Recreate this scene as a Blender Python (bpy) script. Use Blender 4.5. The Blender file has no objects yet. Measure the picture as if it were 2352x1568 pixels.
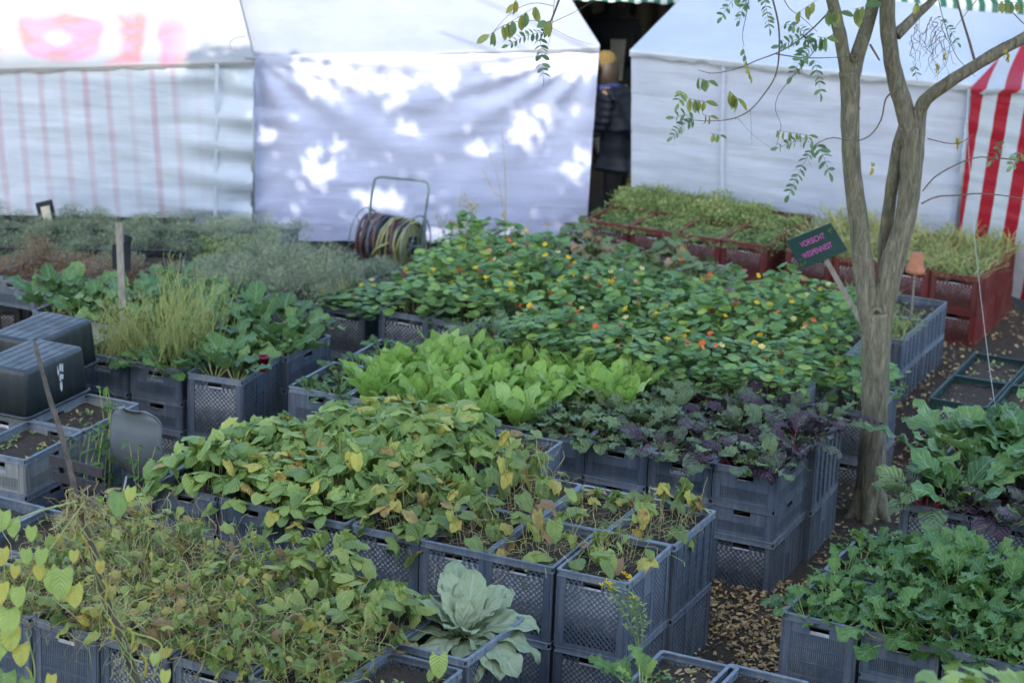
import bpy, bmesh, math, random
import numpy as np
from math import sin, cos, tan, pi, radians, sqrt, atan2
from mathutils import Vector, Matrix, noise
random.seed(7)
RNG = np.random.default_rng(7)
SC = bpy.context.scene
COL = SC.collection
# ------------------------------------------------------------------ camera
FPX, PITCH, ROLL, CZ = 5530.0, radians(17.0), radians(2.2), 5.5
Rv = Vector((1, 0, 0)); Uv = Vector((0, sin(PITCH), cos(PITCH))); Fv = Vector((0, cos(PITCH), -sin(PITCH)))
def ray(px, py):
    x = (px-1176)/FPX; y = -(py-784)/FPX
    x, y = x*cos(ROLL)-y*sin(ROLL), x*sin(ROLL)+y*cos(ROLL)
    return Fv + Rv*x + Uv*y
def at(px, py, Y):
    d = ray(px, py); s = Y/d.y
    return Vector((d.x*s, Y, CZ+d.z*s))
def gp(px, py, z):
    d = ray(px, py); s = (z-CZ)/d.z
    return Vector((d.x*s, d.y*s, z))
def proj(p):
    v = Vector(p)-Vector((0, 0, CZ)); k = v.dot(Fv); x = v.dot(Rv)/k; y = v.dot(Uv)/k
    x, y = x*cos(ROLL)+y*sin(ROLL), -x*sin(ROLL)+y*cos(ROLL)
    return 1176+x*FPX, 784-y*FPX
cam = bpy.data.cameras.new('camera'); camo = bpy.data.objects.new('camera', cam); COL.objects.link(camo)
cx = Rv*cos(ROLL)+Uv*sin(ROLL); cy = Uv*cos(ROLL)-Rv*sin(ROLL)
M = Matrix.Identity(4)
for i in range(3):
    M[i][0] = cx[i]; M[i][1] = cy[i]; M[i][2] = -Fv[i]
M.translation = (0, 0, CZ)
camo.matrix_world = M
cam.sensor_width = 36; cam.lens = FPX/2352*36; cam.clip_end = 400; cam.clip_start = 0.1
cam.dof.use_dof = True; cam.dof.focus_distance = 12.4; cam.dof.aperture_fstop = 2.5
SC.camera = camo
# ------------------------------------------------------------------ world and sun
SUN_EL, SUN_AZ = radians(32), radians(186)
w = bpy.data.worlds.new('World'); SC.world = w; w.use_nodes = True
nt = w.node_tree; bg = nt.nodes['Background']
sky = nt.nodes.new('ShaderNodeTexSky'); sky.sky_type = 'NISHITA'; sky.sun_disc = False
sky.sun_elevation = SUN_EL; sky.sun_rotation = SUN_AZ; sky.dust_density = 1.5; sky.ozone_density = 1.4
nt.links.new(sky.outputs[0], bg.inputs[0]); bg.inputs[1].default_value = 0.15
sl = bpy.data.lights.new('sun', 'SUN'); sl.energy = 2.0; sl.angle = radians(.53); sl.color = (1, .95, .86)
slo = bpy.data.objects.new('sun', sl); COL.objects.link(slo)
SD = Vector((sin(SUN_AZ)*cos(SUN_EL), cos(SUN_AZ)*cos(SUN_EL), sin(SUN_EL)))
slo.rotation_euler = SD.to_track_quat('Z', 'Y').to_euler(); slo.location = (0, -5, 30)
vs = SC.view_settings; vs.view_transform = 'Standard'; vs.look = 'None'; vs.gamma = 1; vs.exposure = 2.0
SC.cycles.max_bounces = 6; SC.cycles.transparent_max_bounces = 6; SC.cycles.sample_clamp_indirect = 5
# ------------------------------------------------------------------ helpers
def link(o, parent=None):
    COL.objects.link(o)
    if parent: o.parent = parent
    return o
def tag(o, label=None, cat=None, group=None, kind=None):
    if label: o['label'] = label
    if cat: o['category'] = cat
    if group: o['group'] = group
    if kind: o['kind'] = kind
    return o
def empty(name, loc=(0, 0, 0), rz=0, **k):
    o = bpy.data.objects.new(name, None); link(o); o.location = loc; o.rotation_euler = (0, 0, rz); o.empty_display_size = .1
    return tag(o, **k)
def copy_tree(o, parent=None):
    c = o.copy(); COL.objects.link(c); c.parent = parent
    for ch in list(o.children): copy_tree(ch, c)
    return c
class MB:
    def __init__(s): s.v = []; s.f = []; s.m = []; s.t = []; s.uv = []; s.n = 0
    def add(s, v, f, mi=0, tone=.5, uv=None):
        v = np.asarray(v, float).reshape(-1, 3); s.v.append(v)
        n = s.n
        for q in f: s.f.append(tuple(int(i)+n for i in q))
        s.m += [mi]*len(f)
        tn = np.full(len(v), float(tone)) if np.isscalar(tone) else np.asarray(tone, float)
        s.t.append(tn); s.uv.append(np.zeros((len(v), 2)) if uv is None else np.asarray(uv)); s.n += len(v)
        return s
    def box(s, x0, x1, y0, y1, z0, z1, mi=0, T=None, tone=.5):
        v = np.array([[x, y, z] for z in (z0, z1) for y in (y0, y1) for x in (x0, x1)])
        if T is not None: v = np.array([list(T @ Vector(p)) for p in v])
        return s.add(v, [(0, 2, 3, 1), (4, 5, 7, 6), (0, 1, 5, 4), (2, 6, 7, 3), (0, 4, 6, 2), (1, 3, 7, 5)], mi, tone)
    def bar(s, a, b, wd, th, mi=0, up=(0, 0, 1), tone=.5):
        a = Vector(a); b = Vector(b); d = (b-a).normalized(); u = Vector(up)
        x = d.cross(u)
        if x.length < 1e-4: x = d.cross(Vector((1, 0, 0)))
        x.normalize(); y = x.cross(d)
        v = [p+x*i*wd/2+y*j*th/2 for p in (a, b) for i, j in ((-1, -1), (1, -1), (1, 1), (-1, 1))]
        return s.add([list(q) for q in v], [(3, 2, 1, 0), (4, 5, 6, 7), (0, 1, 5, 4), (1, 2, 6, 5), (2, 3, 7, 6), (3, 0, 4, 7)], mi, tone)
    def tube(s, pts, r, n=6, mi=0, cap=True, tone=.5, wob=0):
        pts = [Vector(p) for p in pts]; rs = r if hasattr(r, '__len__') else [r]*len(pts)
        V = []; F = []; ref = Vector((.13, .31, .94)); U2 = []
        L = 0
        for i, p in enumerate(pts):
            d = (pts[min(i+1, len(pts)-1)]-pts[max(i-1, 0)]).normalized()
            x = d.cross(ref)
            if x.length < .05: x = d.cross(Vector((1, 0, 0)))
            x.normalize(); ref = x.cross(d) if True else ref
            y = d.cross(x)
            if i: L += (p-pts[i-1]).length
            for k in range(n):
                a = 2*pi*k/n; rr = rs[i]*(1+(wob*noise.noise(Vector((cos(a)*1.5, sin(a)*1.5, L*5+i*.1))) if wob else 0))
                V.append(list(p+(x*cos(a)+y*sin(a))*rr)); U2.append((k/n, L))
        for i in range(len(pts)-1):
            for k in range(n):
                k2 = (k+1) % n
                F.append((i*n+k, i*n+k2, (i+1)*n+k2, (i+1)*n+k))
        if cap:
            F.append(tuple(range(n-1, -1, -1))); F.append(tuple((len(pts)-1)*n+k for k in range(n)))
        return s.add(V, F, mi, tone, U2)
    def mesh(s, name, mats, smooth=False, bevel=0):
        me = bpy.data.meshes.new(name)
        V = np.concatenate(s.v) if s.v else np.zeros((0, 3))
        me.from_pydata(V.tolist(), [], s.f)
        for m in (mats if isinstance(mats, (list, tuple)) else [mats]): me.materials.append(m)
        me.polygons.foreach_set('material_index', s.m)
        if smooth: me.polygons.foreach_set('use_smooth', [True]*len(s.f))
        a = me.attributes.new('tone', 'FLOAT', 'POINT'); a.data.foreach_set('value', np.concatenate(s.t))
        uvp = np.concatenate(s.uv); ul = me.uv_layers.new(name='UVMap')
        li = np.zeros(len(me.loops), dtype=np.int32); me.loops.foreach_get('vertex_index', li)
        ul.data.foreach_set('uv', uvp[li].ravel())
        me.validate(); me.update()
        return me
    def build(s, name, mats, parent=None, smooth=False, loc=(0, 0, 0), rz=0):
        o = bpy.data.objects.new(name, s.mesh(name, mats, smooth)); link(o, parent)
        o.location = loc; o.rotation_euler = (0, 0, rz)
        return o
def obj(name, me, parent=None, loc=(0, 0, 0), rz=0, sc=1, **k):
    o = bpy.data.objects.new(name, me); link(o, parent); o.location = loc; o.rotation_euler = (0, 0, rz)
    o.scale = (sc, sc, sc) if not hasattr(sc, '__len__') else sc
    return tag(o, **k)
# ------------------------------------------------------------------ materials
def mat(name):
    m = bpy.data.materials.new(name); m.use_nodes = True
    n = m.node_tree.nodes; l = m.node_tree.links
    return m, n, l, n['Principled BSDF']
def noise_node(n, l, scale, detail=4, vec=None, rough=.6, dist=0):
    t = n.new('ShaderNodeTexNoise'); t.inputs['Scale'].default_value = scale; t.inputs['Detail'].default_value = detail
    t.inputs['Roughness'].default_value = rough; t.inputs['Distortion'].default_value = dist
    if vec is not None: l.new(vec, t.inputs['Vector'])
    return t
def ramp(n, l, fac, stops):
    r = n.new('ShaderNodeValToRGB'); e = r.color_ramp.elements
    while len(e) < len(stops): e.new(.5)
    for q, (p, c) in zip(e, stops):
        q.position = p; q.color = (*c, 1) if hasattr(c, '__len__') else (c, c, c, 1)
    l.new(fac, r.inputs[0]); return r
def mix(n, l, a, b, f, mode='MIX'):
    m = n.new('ShaderNodeMix'); m.data_type = 'RGBA'; m.blend_type = mode
    for s, v in ((m.inputs[6], a), (m.inputs[7], b), (m.inputs[0], f)):
        if hasattr(v, 'links') or hasattr(v, 'is_linked'): l.new(v, s)
        elif hasattr(v, '__len__'): s.default_value = (*v, 1)
        else: s.default_value = v
    return m.outputs[2]
def math_(n, l, op, a, b=0.0, c=None):
    m = n.new('ShaderNodeMath'); m.operation = op
    for i, v in enumerate((a, b) if c is None else (a, b, c)):
        if hasattr(v, 'is_linked'): l.new(v, m.inputs[i])
        else: m.inputs[i].default_value = v
    return m.outputs[0]
def bump(n, l, h, b, strength=.3, dist=.01):
    bp = n.new('ShaderNodeBump'); bp.inputs['Strength'].default_value = strength; bp.inputs['Distance'].default_value = dist
    l.new(h, bp.inputs['Height']); l.new(bp.outputs[0], b.inputs['Normal']); return bp
def coords(n): return n.new('ShaderNodeTexCoord')
def mapping(n, l, src, sc=(1, 1, 1), rot=(0, 0, 0)):
    mp = n.new('ShaderNodeMapping'); mp.inputs['Scale'].default_value = sc; mp.inputs['Rotation'].default_value = rot
    l.new(src, mp.inputs['Vector']); return mp.outputs[0]
def plain(name, c, rough=.6, var=.15, scale=8, metallic=0, bmp=0):
    m, n, l, b = mat(name); tc = coords(n)
    t = noise_node(n, l, scale, 5, tc.outputs['Object'])
    r = ramp(n, l, t.outputs[0], [(.3, tuple(x*(1-var) for x in c)), (.7, tuple(min(1, x*(1+var)) for x in c))])
    l.new(r.outputs[0], b.inputs['Base Color']); b.inputs['Roughness'].default_value = rough; b.inputs['Metallic'].default_value = metallic
    if bmp: bump(n, l, t.outputs[0], b, bmp, .01)
    return m
def plastic(name, c, dust=(.32, .31, .28), dustf=.55, rough=.5):
    m, n, l, b = mat(name); tc = coords(n); oi = n.new('ShaderNodeObjectInfo')
    vec = n.new('ShaderNodeVectorMath'); vec.operation = 'ADD'; l.new(tc.outputs['Object'], vec.inputs[0]); l.new(oi.outputs['Location'], vec.inputs[1])
    t = noise_node(n, l, 6, 8, vec.outputs[0], .7); t2 = noise_node(n, l, 45, 6, vec.outputs[0], .75)
    st = noise_node(n, l, 1, 5, mapping(n, l, vec.outputs[0], (22, 22, 2.2)), .7)
    base = mix(n, l, tuple(x*.72 for x in c), tuple(x*1.3 for x in c), oi.outputs['Random'])
    base = mix(n, l, base, tuple(x*.7 for x in c), ramp(n, l, t.outputs[0], [(.35, 0), (.65, .7)]).outputs[0])
    s1 = math_(n, l, 'MULTIPLY', ramp(n, l, st.outputs[0], [(.47, 0), (.72, 1)]).outputs[0], ramp(n, l, t2.outputs[0], [(.35, .2), (.65, 1)]).outputs[0])
    s1 = math_(n, l, 'MULTIPLY', s1, dustf)
    base = mix(n, l, base, dust, s1)
    l.new(base, b.inputs['Base Color'])
    l.new(ramp(n, l, t.outputs[0], [(.3, rough-.08), (.7, rough+.2)]).outputs[0], b.inputs['Roughness'])
    bump(n, l, t2.outputs[0], b, .12, .004)
    return m
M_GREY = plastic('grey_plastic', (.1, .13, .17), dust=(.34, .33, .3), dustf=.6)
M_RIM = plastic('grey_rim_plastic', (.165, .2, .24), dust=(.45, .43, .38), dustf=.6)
M_PALE = plastic('sun_bleached_plastic', (.27, .29, .29), dust=(.45, .42, .34), dustf=.7)
M_RED = plastic('red_plastic', (.19, .034, .028), dust=(.17, .12, .1), dustf=.6)
M_GREEN = plastic('green_plastic', (.012, .045, .038), dust=(.1, .13, .12), dustf=.3)
M_BLACK = plastic('black_plastic', (.014, .017, .02), dust=(.1, .11, .11), dustf=.3)
M_WHITE = plastic('white_plastic', (.6, .62, .62), dust=(.4, .4, .35), dustf=.4)
M_TUB = plastic('black_tub_plastic', (.03, .038, .042), dust=(.1, .12, .12), dustf=.5, rough=.4)
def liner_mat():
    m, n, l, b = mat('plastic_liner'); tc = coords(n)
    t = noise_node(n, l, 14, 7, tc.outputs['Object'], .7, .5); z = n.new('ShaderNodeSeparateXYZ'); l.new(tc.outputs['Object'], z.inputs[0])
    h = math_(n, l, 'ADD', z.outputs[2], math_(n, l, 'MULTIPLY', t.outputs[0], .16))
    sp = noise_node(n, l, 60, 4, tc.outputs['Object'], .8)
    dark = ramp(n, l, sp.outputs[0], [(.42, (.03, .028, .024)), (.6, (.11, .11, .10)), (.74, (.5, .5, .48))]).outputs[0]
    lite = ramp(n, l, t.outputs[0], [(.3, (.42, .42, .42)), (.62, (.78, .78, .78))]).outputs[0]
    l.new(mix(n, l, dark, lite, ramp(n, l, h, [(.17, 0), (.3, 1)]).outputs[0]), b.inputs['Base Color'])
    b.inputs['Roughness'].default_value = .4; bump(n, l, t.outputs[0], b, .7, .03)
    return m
M_LINER = liner_mat()
def soil_mat():
    m, n, l, b = mat('soil'); tc = coords(n); g = n.new('ShaderNodeNewGeometry')
    t = noise_node(n, l, 30, 8, g.outputs['Position'], .8); t2 = noise_node(n, l, 3, 4, g.outputs['Position'])
    v = n.new('ShaderNodeTexVoronoi'); v.inputs['Scale'].default_value = 70; l.new(g.outputs['Position'], v.inputs['Vector'])
    c = ramp(n, l, t.outputs[0], [(.3, (.018, .013, .01)), (.55, (.06, .045, .034)), (.75, (.13, .10, .075))]).outputs[0]
    c = mix(n, l, c, (.12, .09, .05), math_(n, l, 'MULTIPLY', t2.outputs[0], .5))
    l.new(c, b.inputs['Base Color']); b.inputs['Roughness'].default_value = .95
    bump(n, l, math_(n, l, 'ADD', t.outputs[0], v.outputs[0]), b, .9, .02)
    return m
M_SOIL = soil_mat()
def leaf_mat(name, stops, vein=(.3, .4, .15), veinf=.35, rough=.5, tr=.3, vf=7, bs=.5, und=None, mott=.5, spec=.4, gain=(1.55, 1.32, 1.1)):
    """colour by the 'tone' of each leaf, veins from its own s/t coordinates, thin-leaf translucency"""
    stops = [(p_, tuple(min(.9, c_*k_) for c_, k_ in zip(c, gain))) for p_, c in stops]
    m, n, l, b = mat(name); at_ = n.new('ShaderNodeAttribute'); at_.attribute_name = 'tone'
    g = n.new('ShaderNodeNewGeometry'); oi = n.new('ShaderNodeObjectInfo')
    t = noise_node(n, l, 22, 5, g.outputs['Position'], .65)
    fac = math_(n, l, 'ADD', at_.outputs['Fac'], math_(n, l, 'MULTIPLY', math_(n, l, 'SUBTRACT', t.outputs[0], .5), mott))
    fac = math_(n, l, 'ADD', fac, math_(n, l, 'MULTIPLY', math_(n, l, 'SUBTRACT', oi.outputs['Random'], .5), .2))
    c = ramp(n, l, fac, stops).outputs[0]
    uv = n.new('ShaderNodeUVMap'); uv.uv_map = 'UVMap'; sx = n.new('ShaderNodeSeparateXYZ'); l.new(uv.outputs[0], sx.inputs[0])
    s = math_(n, l, 'ABSOLUTE', sx.outputs[0]); tt = sx.outputs[1]
    mid = ramp(n, l, s, [(.03, 1), (.1, 0)]).outputs[0]
    ph = math_(n, l, 'MULTIPLY', math_(n, l, 'SUBTRACT', tt, math_(n, l, 'MULTIPLY', s, .35)), vf*2*pi)
    sv = ramp(n, l, math_(n, l, 'SINE', ph), [(.82, 0), (1, 1)]).outputs[0]
    vv = math_(n, l, 'MAXIMUM', mid, math_(n, l, 'MULTIPLY', sv, .55))
    c = mix(n, l, c, vein, math_(n, l, 'MULTIPLY', vv, veinf))
    if und: c = mix(n, l, c, und, math_(n, l, 'MULTIPLY', g.outputs['Backfacing'], .6))
    l.new(c, b.inputs['Base Color']); b.inputs['Roughness'].default_value = rough; b.inputs['Specular IOR Level'].default_value = spec
    bump(n, l, math_(n, l, 'ADD', math_(n, l, 'SINE', ph), math_(n, l, 'MULTIPLY', t.outputs[0], 2.5)), b, bs, .006)
    if tr:
        ts = n.new('ShaderNodeBsdfTranslucent'); l.new(mix(n, l, c, (.6, .75, .1), .12), ts.inputs[0])
        ms = n.new('ShaderNodeMixShader'); ms.inputs[0].default_value = tr
        l.new(b.outputs[0], ms.inputs[1]); l.new(ts.outputs[0], ms.inputs[2])
        l.new(ms.outputs[0], n['Material Output'].inputs[0])
    return m
ML_BEAN = leaf_mat('bean_leaf', [(0, (.07, .14, .07)), (.3, (.17, .3, .1)), (.68, (.33, .46, .14)), (.86, (.45, .45, .1)), (1, (.34, .24, .1))], (.36, .45, .2), .4)
ML_BEANDRY = leaf_mat('withering_bean_leaf', [(0, (.06, .12, .06)), (.35, (.15, .25, .08)), (.68, (.28, .37, .11)), (.86, (.4, .37, .1)), (1, (.2, .14, .08))], (.42, .4, .2), .35)
ML_NAST = leaf_mat('nasturtium_leaf', [(0, (.035, .1, .055)), (.4, (.085, .2, .1)), (.7, (.16, .3, .11)), (1, (.3, .42, .1))], (.3, .42, .22), .6, vf=0, tr=.22, bs=.2, gain=(1.85, 1.5, .85))
ML_CHARD = leaf_mat('pale_chard_leaf', [(0, (.12, .24, .05)), (.5, (.25, .42, .085)), (.85, (.34, .48, .2)), (1, (.44, .48, .2))], (.42, .55, .25), .55, tr=.35, vf=6, rough=.6, gain=(1.3, 1.26, 1.1))
ML_DCHARD = leaf_mat('dark_chard_leaf', [(0, (.025, .075, .03)), (.5, (.07, .17, .065)), (.8, (.16, .28, .1)), (1, (.34, .4, .1))], (.32, .42, .18), .6, tr=.22, vf=6, rough=.42, gain=(1.45, 1.28, 1.0))
ML_BEET = leaf_mat('beet_leaf', [(0, (.045, .022, .045)), (.3, (.075, .05, .07)), (.44, (.1, .17, .08)), (1, (.22, .34, .12))], (.18, .1, .11), .5, tr=.15, vf=7, bs=.9, rough=.4, mott=.7, gain=(1.3, 1.2, 1.2))
ML_KALE = leaf_mat('turnip_leaf', [(0, (.025, .085, .03)), (.45, (.065, .17, .055)), (.8, (.12, .25, .08)), (1, (.26, .38, .08))], (.26, .38, .16), .5, tr=.25, vf=6, rough=.5, gain=(1.5, 1.22, .85))
ML_MULL = leaf_mat('mullein_leaf', [(0, (.18, .26, .18)), (.5, (.29, .38, .28)), (1, (.37, .45, .34))], (.44, .5, .38), .55, tr=.12, vf=5, rough=.9, bs=.5, mott=.3, spec=.1, gain=(1.08, 1, .8))
ML_THYME = leaf_mat('thyme_leaf', [(0, (.07, .11, .07)), (.5, (.15, .21, .14)), (1, (.25, .31, .2))], tr=.15, veinf=0, bs=0)
ML_RUST = leaf_mat('rusty_leaf', [(0, (.08, .05, .03)), (.5, (.17, .115, .07)), (1, (.26, .2, .12))], tr=.1, veinf=0, bs=0)
ML_DILL = leaf_mat('feathery_herb', [(0, (.15, .22, .17)), (.5, (.29, .37, .28)), (1, (.42, .5, .35))], tr=.1, veinf=0, bs=0)
ML_FENN = leaf_mat('yellowing_stalk', [(0, (.14, .23, .1)), (.5, (.27, .37, .16)), (1, (.42, .47, .18))], tr=.15, veinf=0, bs=0)
ML_GRASS = leaf_mat('grass_blade', [(0, (.09, .17, .06)), (.5, (.18, .28, .1)), (1, (.4, .4, .2))], tr=.2, veinf=0, bs=0)
ML_DRY = leaf_mat('dry_vine', [(0, (.11, .075, .045)), (.35, (.25, .21, .12)), (.65, (.35, .35, .18)), (1, (.26, .37, .13))], tr=.08, veinf=0, bs=0)
ML_STRAW = leaf_mat('strawberry_leaf', [(0, (.07, .14, .06)), (.45, (.17, .24, .12)), (.75, (.4, .26, .17)), (1, (.42, .18, .13))], tr=.2, veinf=.2)
ML_STEM = leaf_mat('green_stem', [(0, (.1, .19, .06)), (.5, (.24, .34, .12)), (1, (.42, .45, .2))], tr=0, veinf=0, bs=0)
ML_RSTEM = leaf_mat('beet_stem', [(0, (.1, .012, .03)), (1, (.25, .03, .06))], tr=0, veinf=0, bs=0)
ML_LITTER = leaf_mat('fallen_leaf', [(0, (.1, .07, .045)), (.35, (.25, .19, .11)), (.75, (.42, .35, .21)), (1, (.45, .36, .09))], tr=.05, veinf=.2, vein=(.25, .17, .08), bs=.2)
ML_ROB = leaf_mat('robinia_leaf', [(0, (.06, .14, .08)), (.5, (.16, .26, .13)), (.75, (.4, .38, .08)), (1, (.4, .28, .06))], tr=.35, gain=(1.1, 1.1, 1.1), veinf=.3, vf=0, bs=.1, mott=.15)
def flower_mat(name, c, c2):
    return leaf_mat(name, [(0, c2), (.3, c), (1, c)], veinf=0, tr=.3, bs=0, mott=.2, gain=(1.1, 1, 1))
M_FL = [flower_mat('orange_petal', (.75, .17, .04), (.45, .05, .02)), flower_mat('yellow_petal', (.85, .6, .02), (.6, .2, .02)),
        flower_mat('pale_yellow_petal', (.75, .68, .25), (.6, .4, .1)), flower_mat('dark_red_petal', (.25, .02, .02), (.4, .2, .02)), flower_mat('salmon_petal', (.7, .33, .15), (.6, .15, .05))]
def bark_mat():
    m, n, l, b = mat('bark'); g = n.new('ShaderNodeNewGeometry')
    uv = n.new('ShaderNodeUVMap'); uv.uv_map = 'UVMap'
    mp = mapping(n, l, g.outputs['Position'], (20, 20, 3.4))
    t = noise_node(n, l, 2.1, 10, mp, .7, 1.1); t2 = noise_node(n, l, 2.2, 5, g.outputs['Position'], .6)
    v = n.new('ShaderNodeTexVoronoi'); v.feature = 'DISTANCE_TO_EDGE'; v.inputs['Scale'].default_value = 1.5
    dv = n.new('ShaderNodeVectorMath'); dv.operation = 'ADD'; l.new(mp, dv.inputs[0]); l.new(t.outputs['Color'], dv.inputs[1]); l.new(dv.outputs[0], v.inputs['Vector'])
    cr = ramp(n, l, v.outputs['Distance'], [(0, 0), (.14, 1)]).outputs[0]
    c = ramp(n, l, t.outputs[0], [(.32, (.075, .066, .046)), (.5, (.185, .17, .12)), (.68, (.33, .305, .215))]).outputs[0]
    c = mix(n, l, c, (.12, .13, .06), ramp(n, l, t2.outputs[0], [(.45, 0), (.7, .45)]).outputs[0])
    c = mix(n, l, c, (.05, .045, .033), math_(n, l, 'MULTIPLY', math_(n, l, 'SUBTRACT', 1, cr), .3))
    sc = ramp(n, l, noise_node(n, l, 3.7, 3, mapping(n, l, g.outputs['Position'], (1, 1, .5))).outputs[0], [(.6, 0), (.68, .65)]).outputs[0]
    c = mix(n, l, c, (.42, .38, .24), sc)
    l.new(c, b.inputs['Base Color']); b.inputs['Roughness'].default_value = .9
    bump(n, l, math_(n, l, 'ADD', math_(n, l, 'MULTIPLY', cr, .2), t.outputs[0]), b, .6, .014)
    return m
M_BARK = bark_mat()
M_TWIG = plain('twig_bark', (.13, .1, .075), .8, .3, 40)
M_STICK = plain('stick_bark', (.12, .095, .075), .85, .45, 30, bmp=.5)
def wood_mat(name, c):
    m, n, l, b = mat(name); tc = coords(n)
    t = noise_node(n, l, 1, 7, mapping(n, l, tc.outputs['Object'], (14, 60, 60)), .7)
    t2 = noise_node(n, l, 1, 7, mapping(n, l, tc.outputs['Object'], (60, 60, 6)), .7)
    l.new(ramp(n, l, t2.outputs[0], [(.3, tuple(x*.6 for x in c)), (.7, tuple(x*1.3 for x in c))]).outputs[0], b.inputs['Base Color'])
    b.inputs['Roughness'].default_value = .8; bump(n, l, t2.outputs[0], b, .4, .004)
    return m
M_WOOD = wood_mat('weathered_wood', (.27, .25, .21)); M_WOODL = wood_mat('pale_wood', (.5, .46, .36))
M_SLAT = wood_mat('bench_wood', (.16, .14, .13)); M_DKWOOD = wood_mat('dark_slat_wood', (.045, .04, .042))
M_IRON = plain('black_iron', (.012, .014, .018), .45, .2, 30, .6)
M_STEEL = plain('galvanised_steel', (.36, .39, .4), .4, .2, 30, .7)
M_GPAINT = plain('grey_green_paint', (.14, .2, .18), .5, .2, 30)
M_CHAIR = plain('grey_shell_plastic', (.13, .15, .155), .45, .1, 10)
M_BOARD = plain('green_sign_paint', (.012, .05, .045), .5, .15, 20)
M_CHALK = plain('black_board', (.012, .017, .026), .7, .3, 20)
M_PINK = plain('pink_paint', (.6, .14, .45), .6, .2, 60)
M_YEL = plain('yellow_scribble', (.2, .24, .03), .6, .3, 60)
M_LET = plain('white_lettering', (.5, .53, .55), .6, .1, 60)
M_TERRA = plain('terracotta', (.42, .16, .085), .85, .15, 20)
M_BRICK = plain('clay_brick', (.42, .19, .13), .9, .2, 25, bmp=.3)
M_BRICKD = plain('brick_cavity_shade', (.13, .055, .04), .95, .2, 25)
M_CORD = plain('cord', (.42, .43, .4), .8, .1, 50)
def hose(name, c): return plain(name, c, .5, .2, 25)
M_H = [hose('brown_hose', (.15, .075, .06)), hose('dark_hose', (.04, .05, .06)), hose('yellow_hose', (.34, .32, .12)), hose('grey_hose', (.12, .13, .14))]
def tarp_mat(name, base, tint2, stripes=None, blotch=None, tr=.12, wr=.3):
    m, n, l, b = mat(name); tc = coords(n); P = tc.outputs['Object']
    t = noise_node(n, l, 1, 5, mapping(n, l, P, (1.2, 1.2, 9)), .6); t2 = noise_node(n, l, 2.2, 4, P, .6); t3 = noise_node(n, l, 30, 4, P, .7)
    c = ramp(n, l, t2.outputs[0], [(.3, base), (.7, tint2)]).outputs[0]
    c = mix(n, l, c, tuple(x*.75 for x in base), ramp(n, l, noise_node(n, l, 1, 6, mapping(n, l, P, (2.5, 2.5, 30)), .75, 1.).outputs[0], [(.58, 0), (.75, .4)]).outputs[0])
    sp = n.new('ShaderNodeSeparateXYZ'); l.new(P, sp.inputs[0])
    if stripes:
        per, wd, col, x1, st, off, skew = stripes
        x = math_(n, l, 'ADD', sp.outputs[0], math_(n, l, 'MULTIPLY', sp.outputs[2], skew))
        x = math_(n, l, 'ADD', x, math_(n, l, 'MULTIPLY', math_(n, l, 'SUBTRACT', t2.outputs[0], .5), .03 if wd < .9 else .0))
        fr = math_(n, l, 'FRACT', math_(n, l, 'DIVIDE', math_(n, l, 'ADD', x, off+50*per), per))
        d = math_(n, l, 'ABSOLUTE', math_(n, l, 'SUBTRACT', fr, .5))
        msk = ramp(n, l, d, st).outputs[0]
        if x1 is not None:
            msk = math_(n, l, 'MULTIPLY', msk, ramp(n, l, math_(n, l, 'MULTIPLY_ADD', sp.outputs[0], .1, .5), [((x1-.12)*.1+.5, 1), ((x1+.25)*.1+.5, 0)]).outputs[0])
            msk = math_(n, l, 'MULTIPLY', msk, ramp(n, l, noise_node(n, l, .9, 3, mapping(n, l, P, (5, 5, .3))).outputs[0], [(.35, .35), (.62, 1)]).outputs[0])
        c = mix(n, l, c, col, msk)
    if blotch:   # faded paint swirls on the roof sheet
        (bx0, bx1, bz0, bz1) = blotch
        nz = noise_node(n, l, 1.6, 2, mapping(n, l, P, (1.6, 1.6, 3)), .5, 1.2)
        wv = n.new('ShaderNodeTexWave'); wv.wave_type = 'RINGS'; wv.rings_direction = 'SPHERICAL'; wv.inputs['Scale'].default_value = .75; wv.inputs['Distortion'].default_value = 7; wv.inputs['Detail'].default_value = 3
        wv.inputs['Detail Scale'].default_value = 1.2
        mp_ = mapping(n, l, P, (1, 0, 1.6)); mp_.node.inputs['Location'].default_value = (-(bx0*.62+bx1*.38), 0, -1.6*(bz0*.6+bz1*.4)); l.new(mp_, wv.inputs['Vector'])
        a = ramp(n, l, math_(n, l, 'MULTIPLY', wv.outputs[0], nz.outputs[0]), [(.04, 0), (.3, .92)]).outputs[0]
        ex = ramp(n, l, math_(n, l, 'ABSOLUTE', math_(n, l, 'DIVIDE', math_(n, l, 'SUBTRACT', sp.outputs[0], (bx0+bx1)/2), (bx1-bx0)/2)), [(.75, 1), (1, 0)]).outputs[0]
        cz = math_(n, l, 'ADD', math_(n, l, 'SUBTRACT', sp.outputs[2], (bz0+bz1)/2), math_(n, l, 'MULTIPLY', math_(n, l, 'SUBTRACT', nz.outputs[0], .5), .15))
        ez = ramp(n, l, math_(n, l, 'ABSOLUTE', math_(n, l, 'DIVIDE', cz, (bz1-bz0)/2)), [(.6, 1), (1, 0)]).outputs[0]
        msk = math_(n, l, 'MULTIPLY', math_(n, l, 'MULTIPLY', math_(n, l, 'MULTIPLY', ex, ez), a), .62)
        pc = mix(n, l, (.5, .07, .06), (.5, .13, .3), ramp(n, l, nz.outputs[0], [(.4, 0), (.6, 1)]).outputs[0])
        c = mix(n, l, c, pc, msk)
    l.new(c, b.inputs['Base Color']); b.inputs['Roughness'].default_value = .42; b.inputs['Specular IOR Level'].default_value = .4
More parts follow.
